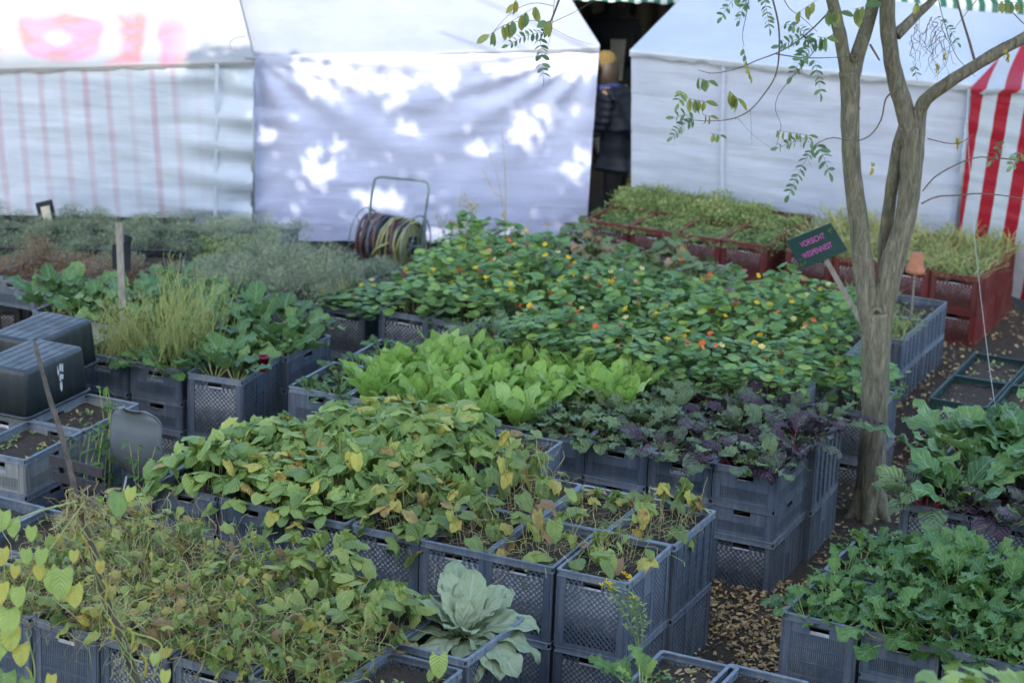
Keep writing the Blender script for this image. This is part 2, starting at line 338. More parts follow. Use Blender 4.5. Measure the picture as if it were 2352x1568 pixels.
    bump(n, l, math_(n, l, 'ADD', t.outputs[0], math_(n, l, 'MULTIPLY', t3.outputs[0], .12)), b, wr, .05)
    ts = n.new('ShaderNodeBsdfTranslucent'); l.new(c, ts.inputs[0]); ms = n.new('ShaderNodeMixShader'); ms.inputs[0].default_value = tr
    l.new(b.outputs[0], ms.inputs[1]); l.new(ts.outputs[0], ms.inputs[2]); l.new(ms.outputs[0], n['Material Output'].inputs[0])
    return m
# ------------------------------------------------------------------ leaf templates
def leaf_t(kind, nt=6, ns=4, curl=.2, fold=.15, ruf=0., rf=3., seed=0, W=.5):
    """unit leaf (length 1 along +Y); returns verts, faces, uv"""
    r = random.Random(seed); ph = r.random()*6; V = []; UV = []
    for i in range(nt+1):
        t = i/nt
        if kind == 'heart': wd = 1.9*W*(t+.06)**.42*max(0, 1-t)**.82
        elif kind == 'oval': wd = 2.0*W*(t+.01)**.5*max(0, 1-t)**.5
        elif kind == 'oblong': wd = W*min(1, (t+.02)**.55*1.25)*max(0, 1-t**5)**.55*(.72+.34*sin(pi*min(1, t*.9+.1)))
        elif kind == 'lobed': wd = W*min(1, (.25+1.1*t))*max(0, 1-t**4)**.5*(1+.22*sin(t*19+ph))
        elif kind == 'mull': wd = W*max(0, sin(pi*min(1, (t*.97+.03)**1.25)))**.6
        elif kind == 'lance': wd = W*sin(pi*min(1, t*.96+.02))**.8
        for j in range(ns+1):
            s = -1+2*j/ns
            w2 = wd*(1+.06*r.uniform(-1, 1)); x = s*w2
            y = t
            if kind == 'heart': y = t-.22*abs(s)**1.6*(1-t)**2+(0)
            z = -curl*t*t+fold*abs(x)+ruf*sin(rf*2*pi*t+ph+(2.1 if s > 0 else 0))*abs(s)**1.5+(.02*r.uniform(-1, 1))
            V.append((x, y-0*z, z)); UV.append((s, t))
    F = [(i*(ns+1)+j, i*(ns+1)+j+1, (i+1)*(ns+1)+j+1, (i+1)*(ns+1)+j) for i in range(nt) for j in range(ns)]
    return np.array(V), F, np.array(UV)
def bend(T, a):
    """bend the unit leaf along its length by angle a (rad) so long leaves arch"""
    V, F, UV = T; V = V.copy(); y = V[:, 1].copy(); z = V[:, 2].copy()
    th = a*y
    if abs(a) > 1e-3:
        cy_ = np.sin(th)/a; cz_ = -(1-np.cos(th))/a
        V[:, 1] = cy_+z*np.sin(th); V[:, 2] = cz_+z*np.cos(th)
    return V, F, UV
def disk_t(n=11, dish=.12, seed=0):
    r = random.Random(seed); V = [(0, 0, 0)]; UV = [(0, 0)]; F = []
    for k, rr in enumerate((.55, 1)):
        for i in range(n):
            a = 2*pi*i/n; q = rr*(1+r.uniform(-.07, .07)*k)
            V.append((q*cos(a), q*sin(a), dish*rr*rr+.07*r.uniform(-1, 1)*k)); UV.append((rr*abs(sin(a*4.5)), .5))
    for i in range(n):
        j = (i+1) % n; F.append((0, 1+i, 1+j)); F.append((1+i, 1+n+i, 1+n+j, 1+j))
    return np.array(V), F, np.array(UV)
def orient(az, el, roll=0):
    """leaf Y axis points along azimuth az at elevation el"""
    d = np.array([cos(az)*cos(el), sin(az)*cos(el), sin(el)])
    up = np.array([-cos(az)*sin(el), -sin(az)*sin(el), cos(el)])
    x = np.cross(d, up)
    x2 = x*cos(roll)+up*sin(roll); up2 = -x*sin(roll)+up*cos(roll)
    return np.stack([x2, d, up2])
def put(mb, T, pos, az, el, size, roll=0, mi=0, tone=.5, sw=1):
    V, F, UV = T
    mb.add((V*np.array([sw, 1, 1])*size)@orient(az, el, roll)+np.array(pos), F, mi, tone, UV)
R = random.Random(11); U = R.uniform; GS = R.gauss
def stem(mb, a, b, r=.002, sag=.03, mi=1, n=3, tone=.5, side=None, seg=3):
    a = Vector(a); b = Vector(b); m = [a.lerp(b, k/seg)+Vector((U(-1, 1)*sag*.4, U(-1, 1)*sag*.4, sag*4*(k/seg)*(1-k/seg))) for k in range(seg+1)]
    m[0] = a; m[-1] = b
    mb.tube(m, [r*1.2]+[r]*(seg-1)+[r*.7], n, mi, False, tone)
HEARTS = [leaf_t('heart', 6, 4, .3, -.25, .03, 2, i, .46) for i in range(4)]
HEARTD = [leaf_t('heart', 5, 4, .55, -.6, .13, 2, i, .42) for i in range(4)]
OVALS = [leaf_t('oval', 4, 2, .2, .2, 0, 1, i, .24) for i in range(3)]
DISKS = [disk_t(11, .1+.06*(i % 2), i) for i in range(4)]
# --------- plants that fill a crate (footprint w x l, soil plane at z=0)
def p_beans(seed, n=85, h=.26, dry=0., w=.46, l=.66, stems=60, straw=0):
    R.seed(seed); mb = MB(); bumps = [(U(-w/2, w/2), U(-l/2, l/2), U(.05, .14)) for _ in range(5)]
    for k in range(n):
        x = U(-.5, .5)*w*1.12; y = U(-.5, .5)*l*1.1
        e = h*(.55+.45*(1-(abs(x)/(w*.56))**3)*(1-(abs(y)/(l*.56))**3))
        e += sum(b*math.exp(-((x-a)**2+(y-c)**2)/.02) for a, c, b in bumps)
        layer = R.random(); z = e*(1-.45*layer**1.6)+U(-.02, .02)
        if abs(x) > w*.47 or abs(y) > l*.47: z -= U(0, .16)
        tone = min(1, max(0, (U(.12, .52) if R.random() > .1+dry*.5 else U(.65, .95))+dry*.12))
        T = (HEARTD if R.random() < .15+dry*.6 else HEARTS)[R.randrange(4)]
        az = atan2(y, x)+GS(0, 1.2) if R.random() < .6 else U(0, 2*pi)
        el = U(-1.1, .15); s = U(.072, .128)*(1-.25*dry)
        c0 = (x, y, z)
        put(mb, T, c0, az, el, s, U(-.4, .4), 0, tone)
        if R.random() < .42:   # the other two leaflets of the leaf
            for da in (-1.5, 1.5):
                put(mb, R.choice(HEARTS), (x-.01*cos(az), y-.01*sin(az), z), az+da, el-.1, s*.85, U(-.5, .5), 0, tone+U(-.05, .05))
        if k < stems: stem(mb, (x*.6, y*.75, -.01), (x, y, z), .0018, U(.0, .03), 1, 3, U(.3, .9))
    for k in range(straw): wisp(mb, w, l, h, 1)
    return mb
def wisp(mb, w, l, h, mi):
    p = Vector((U(-.5, .5)*w, U(-.5, .5)*l, U(0, h*.8))); a = U(0, 2*pi); pts = [p]; el = U(-.3, 1.2)
    for q in range(R.randint(3, 6)):
        a += U(-1.1, 1.1); el += U(-.7, .5); L = U(.02, .055)
        p = p+Vector((cos(a)*cos(el), sin(a)*cos(el), sin(el)))*L; pts.append(p)
    mb.tube(pts, U(.001, .0023), 3, mi, False, U(.2, 1))
def p_dry(seed, n=380, h=.2, leaves=120, w=.45, l=.66, green=.5):
    R.seed(seed); mb = MB()
    for k in range(n): wisp(mb, w, l, h, 0)
    for k in range(leaves):
        T = R.choice(HEARTD); s = U(.03, .085); g = R.random() < green
        put(mb, T, (U(-.5, .5)*w*1.05, U(-.5, .5)*l*1.05, U(.02, h*1.1)), U(0, 6.28), U(-1.2, .8), s, U(-1, 1), 1, U(.15, .5) if g else U(.5, 1))
    for k in range(8):   # dry pods
        p = (U(-.5, .5)*w, U(-.5, .5)*l, U(.05, h)); put(mb, leaf_t('lance', 4, 2, .4, .3, 0, 1, k, .08), p, U(0, 6.28), U(-1.5, .4), U(.07, .11), U(-1, 1), 1, U(.5, .8))
    return mb
def p_nast(seed, n=260, h=.27, w=.46, l=.66):
    R.seed(seed); mb = MB(); bumps = [(U(-w/2, w/2), U(-l/2, l/2), U(-.05, .13)) for _ in range(6)]
    for k in range(n):
        x = U(-.5, .5)*w*1.15; y = U(-.5, .5)*l*1.1; e = h+sum(b*math.exp(-((x-a)**2+(y-c)**2)/.015) for a, c, b in bumps)
        z = e*(1-.6*R.random()**2.2)+U(-.02, .02)
        if abs(x) > w*.5 or abs(y) > l*.5: z -= U(0, .18)
        s = U(.016, .046)
        put(mb, R.choice(DISKS), (x, y, z), atan2(y, x)+GS(0, 1), U(-.6, .35), s, U(-.45, .45), 0, min(1, max(0, GS(.42, .17))))
        if R.random() < .3: stem(mb, (x*.7+U(-.03, .03), y*.8, max(0, z-U(.1, .25))), (x, y, z-.002), .0014, .02, 1, 3, U(.2, .8))
    return mb
def flower_mesh(mi):
    R.seed(50+mi); mb = MB()
    for k in range(5):
        a = k*2*pi/5+U(-.1, .1); put(mb, leaf_t('oval', 4, 2, .15, -.2, .05, 1, k, .46), (0, 0, 0), a, .45, .027, 0, 0, [min(1, .1+q*1.4) for q in np.repeat(np.linspace(0, 1, 5), 3)])
    mb.tube([(0, 0, .002), (0, 0, -.03)], [.006, .001], 5, 0, True, .8); mb.tube([(0, 0, -.01), (.01, .01, -.11)], .0012, 3, 1, False, .5)
    return mb.mesh('flower', [M_FL[mi], ML_STEM], True)
OBL = {}
def head_mesh(name, mats, kind, seed, n, L, W, el=(.8, 1.35), bnd=(.3, .9), ruf=.05, petiole=.25, tone=(.2, .7), rf=3, fold=.12, pr=.004, rad=.02):
    R.seed(seed); mb = MB()
    for k in range(n):
        az = k*2.4+U(-.4, .4); e = el[1]-(el[1]-el[0])*(k/n)**.8+U(-.12, .12); s = L*U(.7, 1.08)*(.75+.35*k/n)
        b = (rad*cos(az), rad*sin(az), 0); pl = s*petiole*U(.8, 1.3)
        d = Vector((cos(az)*cos(e), sin(az)*cos(e), sin(e))); tip = Vector(b)+d*pl
        T = bend(leaf_t(kind, 10, 4, 0, fold, ruf, rf, seed*31+k, W), U(*bnd))
        put(mb, T, tip, az, e, s, U(-.5, .5), 0, U(*tone))
        mb.tube([b, Vector(b).lerp(tip, .5)+Vector((0, 0, -.004)), tip+d*.02], [pr, pr*.9, pr*.6], 4, 1, False, U(.2, .9))
    return mb.mesh(name, mats, True)
def p_fine(seed, n=900, h=.2, w=.46, l=.66, L=(.012, .03), up=.8, th=.0012, clump=5, leafy=False):
    """mound of tiny leaves or threads"""
    R.seed(seed); mb = MB(); cl = [(U(-w/2, w/2), U(-l/2, l/2), U(.6, 1.15)) for _ in range(clump+3)]
    T3 = np.array([(-.5, 0, 0), (.5, 0, 0), (.35, .6, .05), (0, 1, 0), (-.35, .6, .05)]); uv = np.zeros((5, 2)) + .5
    for k in range(n):
        c = R.choice(cl); x = max(-w*.62, min(w*.62, c[0]+GS(0, .075))); y = max(-l*.6, min(l*.6, c[1]+GS(0, .085)))
        d = sqrt((x-c[0])**2+(y-c[1])**2); top = h*c[2]*max(.25, 1-(d/.22)**2)
        z = top*(1-.75*R.random()**1.7); az = U(0, 6.28); el = GS(up, .5)
        s = U(*L); wd = (.45 if leafy else th/s)
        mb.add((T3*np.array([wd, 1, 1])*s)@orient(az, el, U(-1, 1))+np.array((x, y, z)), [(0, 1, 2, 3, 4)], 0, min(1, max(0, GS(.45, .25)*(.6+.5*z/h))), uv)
    for k in range(n//14):
        c = R.choice(cl); x = c[0]+GS(0, .06); y = c[1]+GS(0, .07); z = h*c[2]*U(.5, .95)
        stem(mb, (c[0], c[1], 0), (x, y, z), .0012, .01, 0, 3, U(.1, .6))
    return mb
def p_grass(seed, n=420, h=.22, w=.4, l=.6, tone=(.1, .8), wd=.003):
    R.seed(seed); mb = MB()
    for k in range(n):
        x = U(-.5, .5)*w; y = U(-.5, .5)*l; L = h*U(.4, 1.2); az = U(0, 6.28); el = U(.9, 1.5)
        T = bend(leaf_t('lance', 4, 1, 0, 0, 0, 1, k, wd/L), U(.2, 1.3)); put(mb, T, (x, y, 0), az, el, L, U(-1, 1), 0, U(*tone))
    return mb
def p_fenn(seed, n=230, h=.5):
    R.seed(seed); mb = MB()
    for k in range(n):
        x = GS(0, .1); y = GS(0, .15); a = U(0, 6.28); L = h*U(.3, 1.1); lean = U(0, .6)
        p = Vector((x, y, 0)); pts = [p]; d = Vector((cos(a)*lean, sin(a)*lean, 1)).normalized()
        for q in range(5):
            d = (d+Vector((U(-.2, .2), U(-.2, .2), U(-.2, .12)))).normalized(); p = p+d*L/5; pts.append(p)
            if q > 0:
                for z_ in range(3):
                    d2 = (d+Vector((U(-1, 1), U(-1, 1), U(-.3, .8)))).normalized(); mb.tube([p, p+d2*U(.015, .04)], .0008, 3, 0, False, U(.1, .8))
        mb.tube(pts, [.0022, .002, .0018, .0015, .0012, .0008], 3, 0, False, U(.25, 1))
    return mb
def seedl(seed, n=14, w=.32, l=.5, s=(.015, .035)):
    R.seed(seed); mb = MB()
    for k in range(n):
        x = U(-.5, .5)*w; y = U(-.5, .5)*l
        for q in range(5): put(mb, R.choice(OVALS), (x, y, .004+q*.004), U(0, 6.28), U(.1, .9), U(*s), 0, 0, U(.2, .9))
    return mb
PM = {}
PM['beans'] = [p_beans(100+i, 125, .22, .0, stems=45).mesh('bean_foliage', [ML_BEAN, ML_STEM], True) for i in range(4)]
PM['beansy'] = [p_beans(110+i, 95, .18, .3, stems=50, straw=40).mesh('bean_foliage', [ML_BEANDRY, ML_DRY], True) for i in range(3)]
PM['beansd'] = [p_beans(120+i, 26, .1, .45, stems=18, straw=70, w=.34, l=.5).mesh('bean_foliage', [ML_BEANDRY, ML_DRY], True) for i in range(3)]
PM['dry'] = [p_dry(130+i).mesh('dry_vines', [ML_DRY, ML_BEANDRY], True) for i in range(3)]
PM['dryg'] = [p_dry(136+i, 260, .2, 190, green=.65).mesh('dry_vines', [ML_DRY, ML_BEANDRY], True) for i in range(2)]
PM['nast'] = [p_nast(140+i).mesh('nasturtium_foliage', [ML_NAST, ML_STEM], True) for i in range(4)]
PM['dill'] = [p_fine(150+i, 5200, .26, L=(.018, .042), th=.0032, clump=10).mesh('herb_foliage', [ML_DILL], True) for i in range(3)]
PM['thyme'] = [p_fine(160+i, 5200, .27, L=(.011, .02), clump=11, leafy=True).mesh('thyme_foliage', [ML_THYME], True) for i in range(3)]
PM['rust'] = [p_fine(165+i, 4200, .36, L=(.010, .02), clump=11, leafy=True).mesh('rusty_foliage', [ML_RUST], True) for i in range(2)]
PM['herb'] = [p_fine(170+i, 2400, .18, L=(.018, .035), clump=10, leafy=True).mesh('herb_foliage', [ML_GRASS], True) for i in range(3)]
PM['grass'] = [p_grass(180+i, 380, .2).mesh('grass_blades', [ML_GRASS], True) for i in range(3)]
PM['drygrass'] = [p_grass(184+i, 420, .27, tone=(.5, 1)).mesh('grass_blades', [ML_GRASS], True) for i in range(2)]
PM['fenn'] = [p_fenn(190+i).mesh('bolted_stalks', [ML_FENN], True) for i in range(2)]
PM['straw'] = [p_beans(195+i, 80, .13, .0, stems=30).mesh('strawberry_foliage', [ML_STRAW, ML_STEM], True) for i in range(2)]
PM['seedl'] = [seedl(200+i).mesh('seedlings', [ML_GRASS], True) for i in range(3)]
HM = {}
HM['lettuce'] = [head_mesh('leaves', [ML_CHARD, ML_STEM], 'oblong', 300+i, 12, .3, .22, ruf=.035, el=(.85, 1.4), bnd=(.15, .7), petiole=.15, tone=(.25, .75)) for i in range(5)]
HM['chard'] = [head_mesh('leaves', [ML_DCHARD, ML_STEM], 'oblong', 310+i, 9, .27, .28, ruf=.06, el=(.6, 1.3), bnd=(.4, 1.2), petiole=.5, tone=(.15, .8)) for i in range(4)]
HM['beet'] = [head_mesh('leaves', [ML_BEET, ML_RSTEM], 'oblong', 320+i, 12, .2, .31, ruf=.075, el=(.3, 1.2), bnd=(.6, 1.6), petiole=.6, tone=(.08, .62), rf=5) for i in range(4)]
HM['beetg'] = [head_mesh('leaves', [ML_BEET, ML_RSTEM], 'oblong', 330+i, 12, .195, .32, ruf=.07, el=(.3, 1.2), bnd=(.6, 1.6), petiole=.5, tone=(.4, 1), rf=5) for i in range(4)]
HM['kale'] = [head_mesh('leaves', [ML_KALE, ML_STEM], 'lobed', 340+i, 14, .15, .4, ruf=.08, el=(.25, 1.25), bnd=(.4, 1.5), petiole=.8, tone=(.15, .75), rf=4, pr=.003) for i in range(5)]
HM['spinach'] = [head_mesh('leaves', [ML_DCHARD, ML_STEM], 'oblong', 350+i, 14, .12, .26, ruf=.06, el=(.4, 1.3), bnd=(.4, 1.4), petiole=.5, tone=(.1, .55)) for i in range(3)]
FLW = [flower_mesh(i) for i in range(5)]
# ------------------------------------------------------------------ crates
def text_mesh(txt, size, ext, m, name='lettering', font_jit=0):
    c = bpy.data.curves.new(name, 'FONT'); c.body = txt; c.size = size; c.extrude = ext; c.align_x = 'CENTER'; c.align_y = 'CENTER'
    o = bpy.data.objects.new('tmp', c); COL.objects.link(o); dg = bpy.context.evaluated_depsgraph_get()
    me = bpy.data.meshes.new_from_object(o.evaluated_get(dg)); me.name = name
    COL.objects.unlink(o); bpy.data.objects.remove(o)
    me.materials.clear(); me.materials.append(m); return me
URB = text_mesh('URBAN', .036, .0006, M_LET)
CW, CL = .396, .596
def crate_meshes(kind, H, body_m, rim_m, sag=0):
    """hollow euro crate, origin at the bottom centre, short side facing -Y"""
    mb = MB(); t = .004; hw, hl = CW/2, CL/2
    rimh = .038; cp = .052   # rim and corner post widths
    def side(a, b, L, nrm, short):
        # a,b: ends at rim level in plan; panel local x along a->b, z up
        a = Vector(a); b = Vector(b); d = (b-a).normalized(); nn = Vector(nrm)
        def P(x, z, o=0): q = a+d*x+nn*o; return Vector((q.x, q.y, z))
        def slab(x0, x1, z0, z1, o=0, th=t):
            v = [P(x0, z0, o-th), P(x1, z0, o-th), P(x0, z1, o-th), P(x1, z1, o-th), P(x0, z0, o), P(x1, z0, o), P(x0, z1, o), P(x1, z1, o)]
            mb.add([list(q) for q in v], [(0, 2, 3, 1), (4, 5, 7, 6), (0, 1, 5, 4), (2, 6, 7, 3), (0, 4, 6, 2), (1, 3, 7, 5)])
        slab(0, cp, 0, H-rimh, -.004); slab(L-cp, L, 0, H-rimh, -.004)
        for x in (.014, cp-.003, L-cp, L-.017): slab(x, x+.003, .004, H-rimh, 0, .006)
        slab(cp, L-cp, .0, .022, -.004)
        hz0, hz1 = H-rimh-.042, H-rimh-.002; hx = L/2
        hw2 = .052
        def lattice(x0, x1, z0, z1, sp=.031):
            wd = .0055; W_, H_ = x1-x0, z1-z0
            for sg in (1, -1):
                k = -H_
                while k < W_:
                    # line x = k + (z-z0) for sg=1 , mirrored for -1
                    s0 = max(0, -k); s1 = min(H_, W_-k)
                    if s1-s0 > .004:
                        xa, xb = k+s0, k+s1
                        if sg < 0: xa, xb = W_-xa, W_-xb
                        mb.bar(P(x0+xa, z0+s0, -.007), P(x0+xb, z0+s1, -.007), wd, .004, 0, nn)
                    k += sp
        def slots(x0, x1, z0, z1, sp=.0105):
            n = max(1, int((x1-x0)/sp)); q = (x1-x0)/n
            slab(x0, x1, z0-.004, z0, -.004); slab(x0, x1, z1, z1+.004, -.004)
            for k in range(n): slab(x0+q*k+q*.28, x0+q*k+q*.85, z0, z1, -.004)
        if kind in ('lattice', 'green'):
            if short:
                slab(cp, hx-hw2-.012, hz1-.004, H-rimh, -.004); slab(hx+hw2+.012, L-cp, hz1-.004, H-rimh, -.004)
                slab(hx-hw2-.006, hx-hw2, hz0, H-rimh, 0, .006); slab(hx+hw2, hx+hw2+.006, hz0, H-rimh, 0, .006); slab(hx-hw2, hx+hw2, hz0-.006, hz0, 0, .006)
                lattice(cp, L-cp, .022, hz0-.006); lattice(cp, hx-hw2-.008, hz0-.006, hz1-.004); lattice(hx+hw2+.008, L-cp, hz0-.006, hz1-.004)
                if kind == 'green': slab(hx-.06, hx+.06, hz0-.09, hz0-.03, -.002)
            else:
                wid = (L-2*cp-.13)/2; c0, c1 = cp+wid, L-cp-wid
                lattice(cp, c0, .022, H-rimh); lattice(c1, L-cp, .022, H-rimh)
                slab(c0-.006, c0+.022, 0, H-rimh, -.002); slab(c1-.022, c1+.006, 0, H-rimh, -.002)
                slab(c0+.022, c1-.022, H-rimh-.13, H-rimh-.004, -.004); lattice(c0+.022, c1-.022, .022, H-rimh-.13)
        elif kind == 'urban':
            zr = (H-rimh)*.52
            slab(cp, hx-hw2, zr, H-rimh, -.004); slab(hx+hw2, L-cp, zr, H-rimh, -.004)
            slab(hx-hw2, hx+hw2, zr, hz0, -.004); slab(hx-hw2, hx+hw2, hz1, H-rimh, -.004)
            slab(hx-hw2-.003, hx+hw2+.003, hz0-.003, hz0, .0005, .005)
            slots(cp, L-cp, .03, zr-.004)
        elif kind == 'slotted':
            zz = [.026+(H-rimh-.05-.026)*q/4 for q in range(5)]
            for q in range(4): slots(cp, L-cp, zz[q]+.004, zz[q+1]-.006)
            slab(cp, hx-hw2, zz[4]-.003, H-rimh, -.004); slab(hx+hw2, L-cp, zz[4]-.003, H-rimh, -.004); slab(hx-hw2, hx+hw2, H-rimh-.008, H-rimh, -.004)
        elif kind == 'panel':
            if short: slab(cp, L-cp, .022, H-rimh, -.006)
            else: slab(cp, L-cp, .022, H-rimh, -.008)
            for q in range(1, 5): x = cp+(L-2*cp)*q/5; slab(x-.004, x+.004, .01, H-rimh, .002, .01)
            for q in range(1, 6): z = .02+(H-rimh-.02)*q/6; slab(cp, L-cp, z-.002, z+.002, -.003, .006)
        elif kind == 'holes':
            for q in range(9):
                for r_ in range(int(H/.04)):
                    pass
            lattice(cp, L-cp, .022, H-rimh, .03)
            slab(hx-.05, hx+.05, .022, H-rimh, -.005)
        # corner gusset, rim underside flange
    side((-hw, -hl, 0), (hw, -hl, 0), CW, (0, -1, 0), True); side((hw, hl, 0), (-hw, hl, 0), CW, (0, 1, 0), True)
    side((hw, -hl, 0), (hw, hl, 0), CL, (1, 0, 0), False); side((-hw, hl, 0), (-hw, -hl, 0), CL, (-1, 0, 0), False)
    mb.box(-hw+.006, hw-.006, -hl+.006, hl-.006, .004, .009)
    body = mb.mesh('crate_body', [body_m])
    rb = MB()
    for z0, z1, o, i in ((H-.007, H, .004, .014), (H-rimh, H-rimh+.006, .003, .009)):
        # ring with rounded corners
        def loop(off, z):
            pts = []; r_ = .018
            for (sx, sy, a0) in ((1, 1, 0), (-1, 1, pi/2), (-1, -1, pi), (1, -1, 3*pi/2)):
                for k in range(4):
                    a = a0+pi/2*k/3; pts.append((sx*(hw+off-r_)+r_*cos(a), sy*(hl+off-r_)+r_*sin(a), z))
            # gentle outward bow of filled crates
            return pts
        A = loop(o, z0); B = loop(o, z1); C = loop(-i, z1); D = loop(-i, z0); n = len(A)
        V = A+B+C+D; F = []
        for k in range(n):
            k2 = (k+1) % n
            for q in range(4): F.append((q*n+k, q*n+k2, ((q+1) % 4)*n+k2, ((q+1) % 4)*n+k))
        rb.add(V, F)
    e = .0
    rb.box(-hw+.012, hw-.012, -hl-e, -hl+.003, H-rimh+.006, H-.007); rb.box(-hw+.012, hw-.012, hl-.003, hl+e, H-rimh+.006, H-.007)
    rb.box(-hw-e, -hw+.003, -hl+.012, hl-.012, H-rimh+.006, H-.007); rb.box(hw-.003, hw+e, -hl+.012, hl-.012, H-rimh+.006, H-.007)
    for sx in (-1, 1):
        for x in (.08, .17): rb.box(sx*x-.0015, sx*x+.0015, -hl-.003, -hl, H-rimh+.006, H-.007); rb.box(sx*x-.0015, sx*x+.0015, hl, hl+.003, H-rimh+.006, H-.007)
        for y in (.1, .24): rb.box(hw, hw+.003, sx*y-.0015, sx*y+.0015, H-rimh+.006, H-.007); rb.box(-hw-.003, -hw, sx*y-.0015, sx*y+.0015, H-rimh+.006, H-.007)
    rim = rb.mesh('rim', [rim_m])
    return body, rim
KINDS = {}
def kind(name, shape, H, bm_, rm_): KINDS[name] = (crate_meshes(shape, H, bm_, rm_), H)
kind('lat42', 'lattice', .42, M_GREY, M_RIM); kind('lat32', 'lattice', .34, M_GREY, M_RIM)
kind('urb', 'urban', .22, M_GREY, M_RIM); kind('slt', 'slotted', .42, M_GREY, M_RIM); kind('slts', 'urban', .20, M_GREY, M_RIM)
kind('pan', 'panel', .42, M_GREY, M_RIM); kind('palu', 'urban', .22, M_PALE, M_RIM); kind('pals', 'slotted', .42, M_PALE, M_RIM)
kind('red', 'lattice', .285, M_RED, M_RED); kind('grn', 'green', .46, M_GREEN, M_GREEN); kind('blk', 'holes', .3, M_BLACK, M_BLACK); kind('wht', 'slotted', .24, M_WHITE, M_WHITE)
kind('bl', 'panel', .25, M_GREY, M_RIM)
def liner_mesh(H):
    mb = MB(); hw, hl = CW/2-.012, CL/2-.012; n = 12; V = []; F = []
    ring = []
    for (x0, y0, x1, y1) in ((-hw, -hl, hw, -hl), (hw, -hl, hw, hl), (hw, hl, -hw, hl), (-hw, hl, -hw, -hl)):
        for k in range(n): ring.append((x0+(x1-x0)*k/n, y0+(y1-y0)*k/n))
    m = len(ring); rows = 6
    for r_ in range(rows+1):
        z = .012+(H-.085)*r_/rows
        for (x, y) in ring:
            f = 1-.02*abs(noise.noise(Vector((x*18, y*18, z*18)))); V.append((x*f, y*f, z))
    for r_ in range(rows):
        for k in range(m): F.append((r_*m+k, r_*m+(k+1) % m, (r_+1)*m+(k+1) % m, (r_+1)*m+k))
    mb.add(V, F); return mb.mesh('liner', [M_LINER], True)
def soil_mesh(H, seed):
    mb = MB(); nx, ny = 12, 16; V = []
    for j in range(ny+1):
        for i in range(nx+1):
            x = (CW/2-.014)*(-1+2*i/nx); y = (CL/2-.014)*(-1+2*j/ny)
            V.append((x, y, H-.058+.022*noise.noise(Vector((x*7, y*7, seed)))+.008*noise.noise(Vector((x*40, y*40, seed)))))
    mb.add(V, [(j*(nx+1)+i, j*(nx+1)+i+1, (j+1)*(nx+1)+i+1, (j+1)*(nx+1)+i) for j in range(ny) for i in range(nx)])
    return mb.mesh('soil_fill', [M_SOIL], True)
LINERS = {}; SOILS = {}
for k, (ms, H) in KINDS.items():
    if H not in LINERS: LINERS[H] = liner_mesh(H); SOILS[H] = soil_mesh(H, H*10)
CNAME = {'lat42': ('plastic_crate', 'deep grey lattice crate'), 'lat32': ('plastic_crate', 'grey lattice crate'), 'urb': ('plastic_crate', 'shallow grey crate'),
         'slt': ('plastic_crate', 'deep grey slotted crate'), 'slts': ('plastic_crate', 'shallow grey slotted crate'), 'pan': ('plastic_crate', 'deep grey ribbed crate'), 'palu': ('plastic_crate', 'sun bleached slotted crate'),
         'pals': ('plastic_crate', 'deep sun bleached slotted crate'), 'red': ('plastic_crate', 'brick red lattice crate'), 'grn': ('plastic_crate', 'dark green crate'), 'blk': ('plastic_crate', 'black perforated crate'),
         'wht': ('plastic_crate', 'white slotted crate'), 'bl': ('plastic_crate', 'shallow grey ribbed crate')}
ORD = ['', 'first', 'second', 'third', 'fourth', 'fifth', 'sixth', 'seventh', 'eighth', 'ninth', 'tenth', 'eleventh']
GROUPS = {'red': 'brick red planting crates', 'grn': 'dark green planting crates', 'blk': 'black planting crates', 'wht': 'white planting crates'}
def one_crate(k, loc, rz, label, group, fill=True, text=False, tilt=(0, 0)):
    (body, rim), H = KINDS[k]
    e = empty('plastic_crate', loc, rz); tag(e, label, 'crate', group)
    e.rotation_euler = (tilt[0], tilt[1], rz)
    obj('crate_body', body, e); obj('rim', rim, e)
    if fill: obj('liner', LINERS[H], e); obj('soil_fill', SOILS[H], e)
    if text:
        o = obj('lettering', URB, e); o.location = (0, -CL/2+.0038-.004, H*.55); o.rotation_euler = (pi/2, 0, 0)
    return e, H
NPL = {'n': 0}
